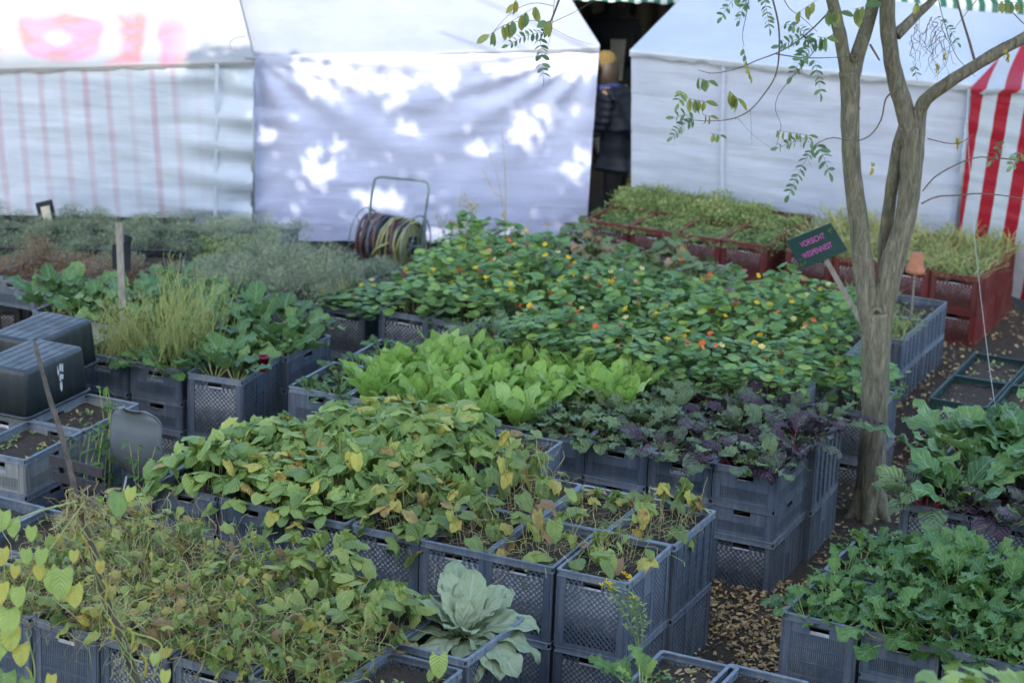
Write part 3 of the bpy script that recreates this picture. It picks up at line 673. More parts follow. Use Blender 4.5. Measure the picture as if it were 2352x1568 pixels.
def add_plants(content, c, rz, zs, where, hscale=1):
    """c: world centre of the crate, zs: soil height, where: phrase for the label"""
    if not content: return
    RR = random.Random(hash((round(c.x*100), round(c.y*100))) & 0xffff)
    flip = RR.choice((0, pi))
    names = {'beans': ('bean_plant', 'lush green bean plants', 'bean plant'), 'beansy': ('bean_plant', 'yellowing bean plants', 'bean plant'), 'beansd': ('bean_plant', 'withered bean plants', 'bean plant'),
             'dry': ('bean_vines', 'dried straw coloured bean vines', 'dry vines'), 'dryg': ('bean_vines', 'half dried bean vines with green leaves', 'dry vines'), 'nast': ('nasturtium', 'round leaved nasturtium', 'nasturtium'),
             'dill': ('herb_plant', 'feathery grey green herb mound', 'herb'), 'thyme': ('thyme_plant', 'dark green thyme shrub', 'herb'), 'rust': ('herb_plant', 'rusty brown withered herb', 'herb'),
             'herb': ('herb_plant', 'bright green low herb', 'herb'), 'grass': ('grass_tuft', 'long green grass', 'grass'), 'drygrass': ('grass_tuft', 'dry pale grass', 'grass'), 'fenn': ('bolted_herb', 'yellow green bolted stalks', 'herb'),
             'straw': ('strawberry_plant', 'reddening strawberry plants', 'strawberry plant'), 'seedl': ('seedling_patch', 'tiny green seedlings', 'seedlings')}
    heads = {'lettuce': ('chard_plant', 'pale green chard plant', 'chard', 5, .9), 'chard': ('chard_plant', 'dark green chard plant', 'chard', 4, 1), 'beet': ('beet_plant', 'purple beet plant', 'beet', 5, 1), 'beetg': ('beet_plant', 'green beet plant', 'beet', 5, 1),
             'kale': ('turnip_plant', 'green leafy turnip plant', 'turnip', 6, 1), 'spinach': ('spinach_plant', 'dark green spinach plant', 'spinach', 5, 1)}
    for ct in content.split('+'):
        if ct in PM:
            nm, ds, cat = names[ct]
            if ct == 'nast':
                e = empty(nm, (c.x, c.y, zs), rz+flip, label='%s in %s' % (ds, where), cat=cat, group='nasturtiums filling the crates')
                obj('foliage', RR.choice(PM[ct]), e, sc=(1, 1, hscale*RR.uniform(.85, 1.15)))
                for q in range(RR.randint(4, 8)):
                    f = obj('flower', FLW[RR.choices(range(5), (4, 5, 5, 1, 3))[0]], e, loc=(RR.uniform(-.2, .2), RR.uniform(-.3, .3), RR.uniform(.28, .4)*hscale))
                    cl = Vector((-c.x, -c.y, 0)).normalized(); f.rotation_euler = (RR.uniform(-.5, .9), RR.uniform(-.6, .6), RR.uniform(0, 6)); f.scale = (RR.uniform(.7, 1.0),)*3
            else:
                o = obj(nm, RR.choice(PM[ct]), None, (c.x, c.y, zs), rz+flip, (1, 1, hscale*RR.uniform(.85, 1.15)), label='%s in %s' % (ds, where), cat=cat, group=ds.split(' with')[0]+' in crates', kind='stuff' if ct == 'seedl' else None)
        else:
            nm, ds, cat, n, sc = heads[ct]
            pos = [(-.1, -.2), (.1, -.2), (-.1, .02), (.1, .0), (-.1, .2), (.1, .2)]
            wn = ['front left', 'front right', 'middle left', 'middle right', 'back left', 'back right']
            if n == 5: pos = [(-.1, -.2), (.1, -.2), (0, 0), (-.1, .2), (.1, .2)]; wn = ['front left', 'front right', 'centre', 'back left', 'back right']
            if n == 4: pos = [(-.1, -.17), (.1, -.15), (-.09, .15), (.1, .17)]; wn = ['front left', 'front right', 'back left', 'back right']
            pos0, wn0 = pos, wn
            if '+' in content: pos = pos[:2]; wn = wn[:2]
            if content.count('+') and all(c_ in heads for c_ in content.split('+')):
                q0 = content.split('+').index(ct); pos = pos0[q0::2]; wn = wn0[q0::2]
            for (x, y), wl in zip(pos, wn):
                x += RR.uniform(-.03, .03); y += RR.uniform(-.04, .04)
                X = c.x+cos(rz)*x-sin(rz)*y; Y = c.y+sin(rz)*x+cos(rz)*y
                obj(nm, RR.choice(HM[ct]), None, (X, Y, zs-.005), RR.uniform(0, 6.28), sc*RR.uniform(.85, 1.18)*hscale, label='%s at %s of %s' % (ds, wl, where.replace('carrying ', '')), cat=cat, group=ds+'s in the crates')
ROWN = {}
DBG = []
def grid(px, py, z, yaw, corner='fl', dx=.405, dy=.605):
    a = radians(yaw); u = Vector((cos(a), sin(a), 0)); v = Vector((-sin(a), cos(a), 0))
    O = gp(px, py, z)
    if corner == 'fr': O = O-u*.405
    return dict(O=O, u=u, v=v, z=z, a=a, dx=dx, dy=dy)
def crate(g, i, j, kinds, content, where, du=0, dv=0, fill=True, text=False, dz=0, hs=1, rot=0, lower_fill=True):
    """kinds: stack from the top down; lower crates stand on the ground side"""
    c = g['O']+g['u']*(g['dx']*i+CW/2+du)+g['v']*(g['dy']*j+CL/2+dv); top = g['z']+dz
    RR = random.Random(int(c.x*1000)*7+int(c.y*1000)); rz = g['a']+radians(RR.uniform(-.8, .8))+rot
    z = top; kinds = list(kinds)
    if j <= 0 or j == 2.9:   # outer rows stand on lower crates down to the soil
        while top-sum(KINDS[k][1] for k in kinds) > .12 and len(kinds) < 3:
            kinds.append({'blk': 'blk', 'grn': 'grn', 'red': 'red', 'wht': 'wht'}.get(kinds[0], 'slts' if top-sum(KINDS[k][1] for k in kinds) < .24 else 'lat32'))
    for q, k in enumerate(kinds):
        H = KINDS[k][1]; z -= H
        wc = where if isinstance(where, str) else '%s from left in %s' % where
        ds = CNAME[k][1]+(' with white lettering' if text and q == 0 else '')
        lab = '%s %s' % (ds, wc) if q == 0 else '%s %s %s' % (ds, 'under the one' if q == 1 else 'lowest below the one', wc)
        one_crate(k, (c.x+(RR.uniform(-.006, .006) if q else 0), c.y+(RR.uniform(-.006, .006) if q else 0), z), rz+(radians(RR.uniform(-.6, .6)) if q else 0), lab, GROUPS.get(k, 'grey planting crates'), fill if q == 0 else lower_fill, text and q == 0 and k in ('urb', 'palu'))
        z -= .002
    zs = top-.055
    wp = 'crate '+where if isinstance(where, str) else '%s crate from left, %s' % where
    add_plants(content, Vector((c.x, c.y, 0)), rz, zs, wp, hs)
    DBG.append((where, proj(c-g['u']*CW/2-g['v']*CL/2+Vector((0, 0, top-c.z)))))
    return c, rz, zs
def row(g, j, cells, rowname, first=1, **kw):
    """cells: list of (i, kinds, content, opts)"""
    n = first
    for (i, ks, ct, op) in cells:
        o = dict(kw); o.update(op)
        crate(g, i, j, ks, ct, (ORD[n], rowname), **o); n += 1
# ---- beet and chard block
G1 = grid(1791.5, 1091, .75, -23.5, 'fr')
LL = ['urb', 'slts', 'lat32']
row(G1, 0, [(-7, ['urb', 'slts'], 'spinach', {}), (-6, ['urb'], 'lettuce', {}), (-5, LL[:2], 'lettuce', {}), (-4, LL[:2], 'lettuce', {}), (-3, LL[:2], 'beetg', dict(text=True)),
            (-2, LL[:2], 'beetg', {}), (-1, LL[:2], 'beet+beetg', dict(text=True)), (0, ['urb', 'slts', 'lat32'], 'beet+beetg', {})], 'front beet row')
row(G1, 1, [(-7, ['urb'], 'spinach', {}), (-6, ['urb'], 'lettuce', {}), (-5, ['urb'], 'lettuce', {}), (-4, ['urb'], 'lettuce', {}), (-3, ['urb'], 'lettuce', {}),
            (-2, ['urb'], 'beetg', {}), (-1, ['urb'], 'beet+beetg', {}), (0, ['pan', 'lat32'], 'beet', {})], 'second beet row', du=.035)
# ---- nasturtium block
row(G1, 2, [(-6, ['urb'], 'beetg', {}), (-5, ['urb'], 'nast', dict(hs=.9)), (-4, ['urb'], 'nast', dict(hs=.9)), (-3, ['urb'], 'nast', dict(hs=.9)), (-2, ['urb'], 'nast', dict(hs=.8)), (-1, ['urb'], 'nast', dict(hs=.8))], 'third beet block row', du=.07)
NG = grid(1877, 877, .68, -23.5, 'fr')
row(NG, 0, [(-7, ['lat32'], 'nast', dict(hs=.7)), (-6, ['lat32'], 'nast', {}), (-5, ['lat32'], 'nast', {}), (-4, ['lat32'], 'nast', {}), (-3, ['lat32'], 'nast', {}), (-2, ['lat32'], 'nast', {}),
            (-1, ['lat32'], 'nast', {}), (0, ['pan', 'lat32'], 'nast', {}), (1, ['lat32', 'lat32'], 'nast', dict(dz=-.15, hs=.8))], 'front nasturtium row')
row(NG, 1, [(i, ['lat32'], 'nast', {}) for i in range(-7, 1)], 'second nasturtium row', hs=1.1)
row(NG, 2, [(i, ['lat32'], 'nast', dict(dz=-.13)) for i in range(-8, 0)], 'third nasturtium row', hs=.6)
row(NG, 3, [(i, ['lat32'], 'nast', dict(dz=-.12)) for i in range(-8, -6)], 'back nasturtium row', hs=.9)
# ---- bean block
G2 = grid(1279, 1305, .8, -24.5)
row(G2, 0, [(-6, ['urb', 'slts', 'lat32'], 'beans', dict(hs=.75)), (-5, ['urb', 'slts', 'lat32'], 'beans', dict(hs=.85)), (-4, ['lat42', 'lat42'], 'beans', dict(hs=.9)), (-3, ['lat42', 'lat42'], 'beansy', dict(du=.02, hs=.8)), (-2, ['lat42', 'lat42'], 'beansd', dict(du=.02, hs=.8)),
            (-1, ['lat42', 'lat42'], 'beansd', dict(du=-.015, dv=-.0)), (0, ['lat42', 'lat42'], 'beansd', {})], 'front bean row')
row(G2, 1, [(-6, ['urb'], 'beans', dict(hs=.75)), (-5, ['urb'], 'beans', dict(hs=.95)), (-4, ['urb'], 'beans', dict(hs=1.0)), (-3, ['lat42'], 'beans', dict(hs=.75)), (-2, ['lat42'], 'beansd', dict(hs=1.3)), (-1, ['lat42'], 'beansd', dict(hs=.6)), (0, ['pan', 'lat42'], 'beansd', dict(du=.02, hs=1))],
    'second bean row', du=.03)
row(G2, 2, [(-5, ['urb', 'slts'], 'beans', dict(hs=.8)), (-4, ['urb', 'slts'], 'beans', dict(hs=.8)), (-3, ['urb', 'slts'], 'beansd', dict(hs=.6))], 'third bean row', dv=0, du=.05)
# ---- front block
G3 = grid(73, 1419, .75, -27)
row(G3, 0, [(-1, ['slt'], 'dry', {}), (0, ['slt'], 'dry', {}), (1, ['lat42'], 'dry', {}), (2, ['lat42'], 'dryg', dict(du=.01)), (3, ['lat42'], 'dryg', dict(du=.03)), (4, ['lat42'], 'seedl', dict(du=.03))], 'front dry vine row')
row(G3, 1, [(-1, ['slt'], 'seedl', {}), (0, ['slt'], 'dry', {}), (1, ['lat42'], 'dryg', {}), (2, ['lat42'], 'beansy', {}), (3, ['lat42'], 'beansy', dict(du=.02))], 'second dry vine row')
G3b = grid(904, 1473.6, .75, -27)
crate(G3b, 0, 0, ['lat42', 'lat42'], '', 'holding the woolly mullein rosette')
G8 = grid(110, 1164, .75, -27)
crate(G8, 0, -1, ['slt'], 'seedl', 'with seedlings left of the slatted chair')
crate(G8, -1, -1, ['slt'], 'seedl', 'at the left edge behind the stick')
crate(G8, -1, -2, ['slt'], 'seedl', 'at the lower left edge beside the dry vines')
crate(G8, 1, -1, ['slt'], 'dry', 'between the slatted chair and the brick', du=.0)
# ---- bleached crates and tubs on the left
PQ = grid(59.3, 1057, .66, -24, 'fr')
crate(PQ, 0, 0, ['palu', 'slts', 'slts'], 'seedl', 'nearest in the bleached pair', text=True)
crate(PQ, 0, 1, ['palu', 'slts', 'slts'], 'seedl', 'behind the nearest bleached one')
tb, tbr, _ = crate(PQ, -1, 1, ['slt'], '', 'carrying the upturned black tub')
t2c, _, _ = crate(PQ, -2, 2, ['slt'], '', 'carrying the far upturned black tub')
# ---- left middle block
G4 = grid(417, 851, .66, -24.5)
row(G4, 0, [(-2, ['urb', 'slts', 'lat32'], 'fenn', dict(text=True, hs=.7)), (-1, ['urb', 'slts', 'lat32'], 'fenn+kale', dict(text=True, hs=1.15)), (0, ['lat42', 'lat32'], 'chard', dict(rot=.12, du=.02))], 'front left stalk row', dz=0)
row(G4, 1, [(-4, ['urb'], 'chard', {}), (-3, ['palu'], 'chard', {}), (-2, ['urb'], 'chard', {}), (-1, ['urb'], 'chard', {}), (0, ['urb', 'slts'], 'chard', dict(du=.04))], 'second left chard row')
row(G4, 2, [(-6, ['urb'], 'rust', dict(hs=.6)), (-5, ['urb'], 'rust', dict(hs=.55)), (-4, ['urb'], 'rust+chard', dict(hs=.5)), (-3, ['urb'], 'chard', dict(hs=.75)), (-2, ['urb'], 'chard', dict(hs=.7))], 'third left chard row')
# ---- dill block
GD = grid(620, 681, .54, -25)
row(GD, 0, [(-2, ['lat32'], 'dill', dict(hs=.8)), (-1, ['lat32'], 'dill', dict(hs=1.05)), (0, ['lat32'], 'dill', dict(hs=1.05)), (1, ['lat32', ], 'nast', dict(hs=.4))], 'front feathery herb row')
row(GD, 1, [(-3, ['lat32'], 'herb', {}), (-2, ['lat32'], 'dill', {}), (-1, ['lat32'], 'dill', {}), (0, ['lat32'], 'dill', dict(hs=.6)), (1, ['lat32'], 'dill', dict(hs=.3))], 'second feathery herb row', hs=.85)
row(GD, 2, [(-4, ['lat32'], 'dill', {}), (-3, ['lat32'], 'dill', dict(hs=.6))], 'back feathery herb row', hs=.5)
# ---- black crates with thyme
GB = grid(423, 622, .6, 5, 'fr')
row(GB, 0, [(-3, ['blk'], 'thyme', dict(hs=.4)), (-2, ['blk'], 'thyme', dict(hs=.4)), (-1, ['blk'], 'thyme', dict(hs=.35)), (0, ['blk', 'blk'], '', dict())], 'front black row')
row(GB, 1, [(-4, ['blk'], 'thyme', {}), (-3, ['blk'], 'thyme', {}), (-2, ['blk'], 'thyme', {}), (-1, ['blk'], 'thyme', {}), (0, ['blk'], 'thyme', {}), (1, ['blk'], 'thyme', dict(dz=-.22))], 'second black row', hs=.45)
row(GB, 2, [(-4, ['blk'], 'thyme', dict(hs=.8)), (-3, ['blk'], 'thyme', dict(hs=.35)), (-2, ['blk'], 'thyme', {}), (-1, ['blk'], 'thyme', {}), (0, ['blk'], 'thyme', {})], 'back black row', dz=-.05, hs=.55)
# ---- red crates
R1g = grid(1764, 566, .57, -24, 'fr')
row(R1g, 0, [(-3, ['red'], 'herb', {}), (-2, ['red'], 'herb', {}), (-1, ['red'], 'herb', {}), (0, ['red', 'red'], 'herb', {})], 'front left red row', hs=.38)
row(R1g, 1, [(-3, ['red'], 'herb+grass', {}), (-2, ['red'], 'herb+grass', {}), (-1, ['red'], 'herb+grass', {}), (0, ['red', 'red'], 'herb', dict(hs=.5))], 'back left red row', hs=.95)
R2g = grid(2253, 639, .57, -25, 'fr')
row(R2g, 0, [(-3, ['red'], 'drygrass', {}), (-2, ['red', 'red'], 'drygrass', {}), (-1, ['red', 'red'], 'drygrass', {}), (0, ['red', 'red'], 'drygrass', {})], 'front right red row', hs=.75)
row(R2g, 1, [(-3, ['red'], 'drygrass', {}), (-2, ['red'], 'drygrass', {}), (-1, ['red'], 'drygrass', {}), (0, ['red', 'red'], 'drygrass', {})], 'back right red row', hs=.8)
# ---- white crates with strawberries
WG = grid(1643, 655, .5, -23, 'fr')
row(WG, 0, [(-3, ['wht'], 'straw', {}), (-2, ['wht'], 'straw', {}), (-1, ['wht'], 'straw', {}), (0, ['wht', 'wht'], 'straw', {})], 'white row', hs=.7)
# ---- blue-grey crates behind the trunk
BLg = grid(2073.6, 782, .5, -25, 'fr')
row(BLg, 0, [(-2, ['bl', 'bl'], 'nast', dict(hs=.9)), (-1, ['bl', 'bl'], 'nast', dict(hs=.6)), (0, ['bl', 'bl'], 'grass', {})], 'shallow row behind trunk')
row(BLg, 1, [(-1, ['bl', 'bl'], 'grass', dict(hs=.7)), (0, ['bl', 'bl'], 'seedl', {})], 'back row behind trunk')
# ---- dark green crates
GG = grid(2134, 913, .5, -24.5)
row(GG, 0, [(0, ['grn'], '', {}), (1, ['grn'], '', dict(du=.01))], 'front dark green row')
row(GG, 1, [(0, ['grn'], 'seedl', {}), (1, ['grn'], 'seedl', dict(du=.01))], 'second dark green row')
crate(GG, 1, 2.9, ['grn'], 'herb', 'at the right edge by the red crates', du=-.1)
# ---- right front block
G6 = grid(1796.6, 1403, .78, -27)
row(G6, 0, [(0, ['slt', 'lat42'], 'kale', dict(hs=.8)), (1, ['urb', 'slts', 'lat32'], 'kale', dict(du=.01, hs=1.1)), (2, ['urb', 'slts'], 'kale', dict(du=.02, hs=1.2)), (3, ['urb'], 'kale', {})], 'front turnip row')
row(G6, 1, [(0, ['lat42'], 'kale', dict(hs=.8, du=-.02, dv=.03)), (1, ['lat42'], 'kale', dict(hs=1.35)), (2, ['lat42'], 'kale', dict(hs=1.3)), (3, ['lat42'], 'kale', {})], 'second turnip row')
G6b = grid(2231, 1184, .8, -24.5)
row(G6b, 0, [(-1, ['lat42'], 'beetg+chard', {}), (0, ['lat42'], 'beet', {}), (1, ['lat42'], 'beetg', {})], 'front right chard row', hs=1.25)
row(G6b, 1, [(-1, ['lat42'], 'chard', dict(hs=1.4)), (0, ['lat42'], 'chard', dict(hs=1.45))], 'back right chard row')
# ---- bottom crates
G7 = grid(1521, 1490, .74, -25)
crate(G7, 0, -1, ['lat42'], 'seedl', 'nearest the leaf litter path')
G7b = grid(1676, 1521, .74, -25)
crate(G7b, 0, -1, ['lat42'], '', 'at the bottom edge right of the path', du=.0)
G7c = grid(2155, 1520, .78, -25)
#PART2
# ------------------------------------------------------------------ ground and leaf litter
def catmull(pts, n=6):
    pts = [Vector(p) for p in pts]; P = [pts[0]*2-pts[1]]+pts+[pts[-1]*2-pts[-2]]; out = []
    for i in range(1, len(P)-2):
        for k in range(n):
            t = k/n; a, b, c, d = P[i-1:i+3]
            out.append(.5*((2*b)+(c-a)*t+(2*a-5*b+4*c-d)*t*t+(3*b-a-3*c+d)*t**3))
    out.append(pts[-1]); return out
def lerps(vals, m): return list(np.interp(np.linspace(0, len(vals)-1, m), range(len(vals)), vals))
g = MB(); nx, ny = 90, 90; V = []
for j in range(ny+1):
    for i in range(nx+1):
        x = -9+18*i/nx; y = 6+20*j/ny
        V.append((x, y, .02*noise.noise(Vector((x*1.5, y*1.5, 0)))+.01*noise.noise(Vector((x*6, y*6, 3)))))
F = [(j*(nx+1)+i, j*(nx+1)+i+1, (j+1)*(nx+1)+i+1, (j+1)*(nx+1)+i) for j in range(ny) for i in range(nx)]
g.add(V, F)
g.add([(-90, -60, -.03), (90, -60, -.03), (90, 120, -.03), (-90, 120, -.03)], [(0, 1, 2, 3)])
tag(g.build('ground', M_SOIL, None, True), kind='structure')
R.seed(5)
LIT = [leaf_t('oval', 4, 2, .3, -.3, .1, 1, i, .24) for i in range(4)]
mb = MB()
regions = [(.9, 2.9, 9.6, 13.3, 15000), (1.9, 4.6, 13.2, 19.5, 6500), (-3.4, -1.6, 11.6, 13.6, 250), (-4, .6, 18.5, 20.5, 300)]
for (x0, x1, y0, y1, n) in regions:
    for k in range(n):
        x, y = U(x0, x1), U(y0, y1)
        if noise.noise(Vector((x*2.2, y*2.2, 9))) < -.22 and R.random() < .8: continue
        put(mb, R.choice(LIT), (x, y, U(.005, .035)), U(0, 6.28), U(-.5, .5), U(.018, .045), U(-.6, .6), 0, min(1, max(0, GS(.5, .26))))
tag(mb.build('fallen_leaves', [ML_LITTER], None, True), 'pale brown and yellow fallen leaves scattered on the soil path', 'leaf litter', kind='stuff')
def litter_patch(c, zs, rz, n, lab):
    mb = MB()
    for k in range(n):
        put(mb, R.choice(LIT), (U(-.16, .16), U(-.25, .25), U(0, .03)), U(0, 6.28), U(-.7, .8), U(.03, .055), U(-.9, .9), 0, min(1, max(0, GS(.6, .2))))
    o = mb.build('fallen_leaves', [ML_LITTER], None, True, (c.x, c.y, zs), rz); tag(o, lab, 'leaf litter', kind='stuff')
def cell(g_, i, j, top): c = g_['O']+g_['u']*(g_['dx']*i+CW/2)+g_['v']*(g_['dy']*j+CL/2); return Vector((c.x, c.y, top-.055))
litter_patch(cell(GG, 0, 0, .5), .41, GG['a'], 110, 'curled brown leaves in front left dark green crate')
litter_patch(cell(GG, 1, 0, .5), .41, GG['a'], 70, 'curled brown leaves in front right dark green crate')
litter_patch(cell(GG, 0, 1, .5), .42, GG['a'], 90, 'brown leaves in back left dark green crate')
litter_patch(cell(G7b, 0, -1, .74), .68, G7b['a'], 70, 'dry leaves in the open crate at the bottom edge')
litter_patch(cell(G7, 0, -1, .74), .68, G7['a'], 60, 'dry leaves in the crate nearest the path')
litter_patch(cell(PQ, 0, 0, .66), .6, PQ['a'], 7, 'few yellow leaves on soil of nearest bleached crate')
litter_patch(cell(PQ, 0, 1, .66), .6, PQ['a'], 8, 'few yellow leaves on soil of far bleached crate')
# ------------------------------------------------------------------ tents
def sheet(A, B, C, D, nx, ny, amp, fn=None, hem=0, seed=0, nrm=None):
    """bilinear sheet; A,B bottom left/right, C,D top left/right; returns MB"""
    A, B, C, D = map(Vector, (A, B, C, D)); V = []; UVs = []
    n_ = nrm or (B-A).cross(C-A).normalized()
    for j in range(ny+1):
        for i in range(nx+1):
            u, v = i/nx, j/ny; p = (A.lerp(B, u)).lerp(C.lerp(D, u), v)
            d = amp*(1.1*noise.noise(Vector((p.x*1.3, p.z*7, seed)))+.55*noise.noise(Vector((p.x*4, p.z*14, seed+5)))+.8*noise.noise(Vector((p.x*.9, p.z*.9, seed+9))))
            if fn: d += fn(u, v, p)
            q = p+n_*d
            if v == 0 and hem: q.z += hem*noise.noise(Vector((p.x*3, seed, 0)))
            V.append(q); UVs.append((u, v))
    F = [(j*(nx+1)+i, j*(nx+1)+i+1, (j+1)*(nx+1)+i+1, (j+1)*(nx+1)+i) for j in range(ny) for i in range(nx)]
    return MB().add([list(q) for q in V], F, 0, .5, UVs)
x55 = at(55, 350, 20.3).x; per = at(106, 350, 20.3).x-x55
T1M = tarp_mat('striped_translucent_tarp', (.46, .52, .58), (.54, .6, .66), stripes=(per, .3, (.45, .27, .34), at(425, 350, 20.3).x, [(.07, .62), (.2, 0)], .5*per-(x55+.07*.9), .07))
T1R = tarp_mat('painted_roof_tarp', (.3, .31, .31), (.35, .36, .36), blotch=(at(-60, 90, 20.6).x, at(455, 90, 20.6).x, at(200, 140, 20.6).z, at(200, 22, 20.75).z), wr=.25)  # roof sheet colour darkened to offset the strong sun on it
T2M = tarp_mat('white_tarp', (.5, .53, .7), (.57, .6, .76)); T2R = tarp_mat('dimmed_white_roof_tarp', (.25, .27, .31), (.3, .32, .36), wr=.3)  # white roof made darker than its wall so the sun does not burn out
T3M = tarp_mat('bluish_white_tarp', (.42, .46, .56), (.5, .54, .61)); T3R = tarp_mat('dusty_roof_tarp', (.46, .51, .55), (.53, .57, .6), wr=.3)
x22 = at(2256, 205, 19.6); 
T4M = tarp_mat('red_striped_tarp', (.48, .52, .54), (.55, .58, .6), stripes=(.185, .95, (.36, .006, .02), None, [(.235, 1), (.25, 0)], .5*.185-(x22.x-.05*x22.z), -.05), wr=.3)
ze = at(2240, 204, 19.7).z
T4R = tarp_mat('red_striped_roof_tarp', (.4, .43, .45), (.46, .49, .5), stripes=(.185, .95, (.36, .012, .025), None, [(.235, 1), (.25, 0)], .5*.185-(x22.x-.05*x22.z)+.7*ze, -.75), wr=.3)
def fold_left(u, v, p):   # gathered cloth and diagonal folds near the seam with the next tent
    e = max(0, (u-.72)/.28)
    return .055*e*sin(13*u-7*v+2*noise.noise(Vector((u*4, v*5, 2))))+.03*e*sin(34*v+9*u)
def folds2(u, v, p):
    s = 0
    for (cu, cv, k, w_) in ((0, 1, .5, 16), (1, 1, -.9, 18)):
        du = abs(u-cu); dv = abs(v-cv); a = atan2(dv, du+1e-3); s += .028*sin(a*w_)*math.exp(-((du*1.6)**2+dv**2)*1.3)*min(1, (du+dv)*3)
    return s+.012*sin(40*v+3*noise.noise(Vector((u*5, v*3, 7))))*max(0, 1-u*8)
def tent(name, lab, wall, roof, WM, RM, extra=None, amp=(.011, .02), fn=None, back=True, seed=0, poles=True):
    e = empty(name, (0, 0, 0), label=lab, cat='market tent', group='white market tents')
    sheet(*wall, 110, 60, amp[0], fn, .02, seed).build('side_wall', WM, e, True)
    A, B, C, D = map(Vector, roof)
    # drooping lip over the wall, then the roof slope
    n = 90; V = []; rows_ = 26
    for j in range(rows_+3):
        for i in range(n+1):
            u = i/n; a = A.lerp(B, u); c = C.lerp(D, u)
            sc = .012*abs(sin(u*23+seed))+.012*noise.noise(Vector((u*30, seed, 1)))
            if j < 3: p = a+Vector((0, -.03-.006*j, -.035*(3-j)/3-.0*sc-(sc*1.5 if j == 0 else 0)))
            else:
                t = (j-3)/(rows_-1); p = a.lerp(c, t)+Vector((0, -.03*(1-t), -.05*sin(pi*t)*sin(pi*min(1, max(0, u)))+.02*noise.noise(Vector((p_x(a)*2, t*3, seed)))))
            V.append(list(p))
    F = [(j*(n+1)+i, j*(n+1)+i+1, (j+1)*(n+1)+i+1, (j+1)*(n+1)+i) for j in range(rows_+2) for i in range(n)]
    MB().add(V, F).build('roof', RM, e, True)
    if poles:
        for q in (Vector(wall[0]), Vector(wall[1])):
            pm = MB(); pm.tube([(q.x, q.y+.06, 0), (q.x, q.y+.06, Vector(wall[2]).z)], .018, 8); pm.build('frame_pole', M_STEEL, e, True)
    return e
def p_x(a): return a.x
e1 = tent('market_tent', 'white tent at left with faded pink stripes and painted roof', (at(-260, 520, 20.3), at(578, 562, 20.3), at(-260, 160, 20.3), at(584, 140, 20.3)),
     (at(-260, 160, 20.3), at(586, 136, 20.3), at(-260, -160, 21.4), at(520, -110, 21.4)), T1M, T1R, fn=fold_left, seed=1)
c = MB(); c.tube(catmull([at(582, 124, 20.18), at(562, 122, 20.15), at(535, 116, 20.14), at(528, 100, 20.14), at(540, 88, 20.14), at(562, 84, 20.2)], 5), .004, 5); c.tube(catmull([at(562, 130, 20.14), at(545, 128, 20.12), at(530, 118, 20.14)], 4), .003, 5); c.build('tie_cord', M_CORD, e1, True)
c = MB(); c.tube([at(566, 133, 20.05), at(585, 134, 20.3)], .014, 10); c.build('pole_end', M_STEEL, e1, True)
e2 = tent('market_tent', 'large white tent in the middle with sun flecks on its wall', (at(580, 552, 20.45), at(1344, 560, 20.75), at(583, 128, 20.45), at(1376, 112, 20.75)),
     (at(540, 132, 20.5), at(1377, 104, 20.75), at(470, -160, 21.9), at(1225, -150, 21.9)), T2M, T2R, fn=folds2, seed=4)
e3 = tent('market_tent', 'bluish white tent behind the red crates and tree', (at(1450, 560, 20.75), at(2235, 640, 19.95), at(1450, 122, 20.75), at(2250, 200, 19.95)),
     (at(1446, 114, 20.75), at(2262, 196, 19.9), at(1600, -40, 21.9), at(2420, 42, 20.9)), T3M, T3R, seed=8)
def seam(e, wall, us, z0=0, z1=1, wd=.014, dx=0, m=None):
    A, B, C, D = map(Vector, wall)
    for u in us:
        mm = MB(); pts = []
        for k in range(31):
            v = z0+(z1-z0)*k/30; p = A.lerp(B, u).lerp(C.lerp(D, u), v); pts.append(p+Vector((.006*noise.noise(Vector((k*.4, u*9, 0))), -.034+.004*sin(k), 0)))
        V = [q for p in pts for q in ((p.x-wd, p.y, p.z), (p.x+wd, p.y, p.z))]
        mm.add(V, [(2*i, 2*i+1, 2*i+3, 2*i+2) for i in range(30)]); mm.build('seam', m, e, True)
seam(e1, (at(-260, 520, 20.3), at(578, 562, 20.3), at(-260, 160, 20.3), at(584, 140, 20.3)), (.9,), m=T1M)
seam(e3, (at(1450, 560, 20.75), at(2235, 640, 19.95), at(1450, 122, 20.75), at(2250, 200, 19.95)), (.27, .985), m=T3M)
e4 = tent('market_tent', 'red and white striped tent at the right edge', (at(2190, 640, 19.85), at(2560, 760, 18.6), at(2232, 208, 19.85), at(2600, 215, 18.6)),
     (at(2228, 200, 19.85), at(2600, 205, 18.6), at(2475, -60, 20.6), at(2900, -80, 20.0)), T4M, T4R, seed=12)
# (striped roof material is defined with the tarps above)
# ------------------------------------------------------------------ stall with dark interior behind the tents
def flat_mat(name, c, r=.8): return plain(name, c, r, .3, 3)
M_DARK = flat_mat('dark_cloth', (.01, .011, .012)); M_CURT = flat_mat('brown_curtain', (.05, .04, .025)); M_VAL = tarp_mat('green_awning', (.55, .6, .6), (.6, .65, .65), stripes=(.12, .95, (.02, .12, .08), None, [(.24, 1), (.26, 0)], 0, 0))
st = empty('market_stall', (2, 23, 0), label='dark market stall with brown curtain and green scalloped awning', cat='market stall')
b_ = MB(); b_.box(-4.5, 5, -.9, 4, 2.55, 2.6); b_.box(-4.5, 5, 3.9, 4, 0, 2.6); b_.box(-4.5, -4.45, -.6, 4, 0, 2.6); b_.build('shell', M_DARK, st)
cm = MB(); V = []; N_ = 300
for j in (0, 1, 2):
    for i in range(N_+1):
        x = -3.4+7.9*i/N_; V.append((x, 2.8+.05*sin(x*26)+.03*sin(x*11+1), .25+j*1.15))
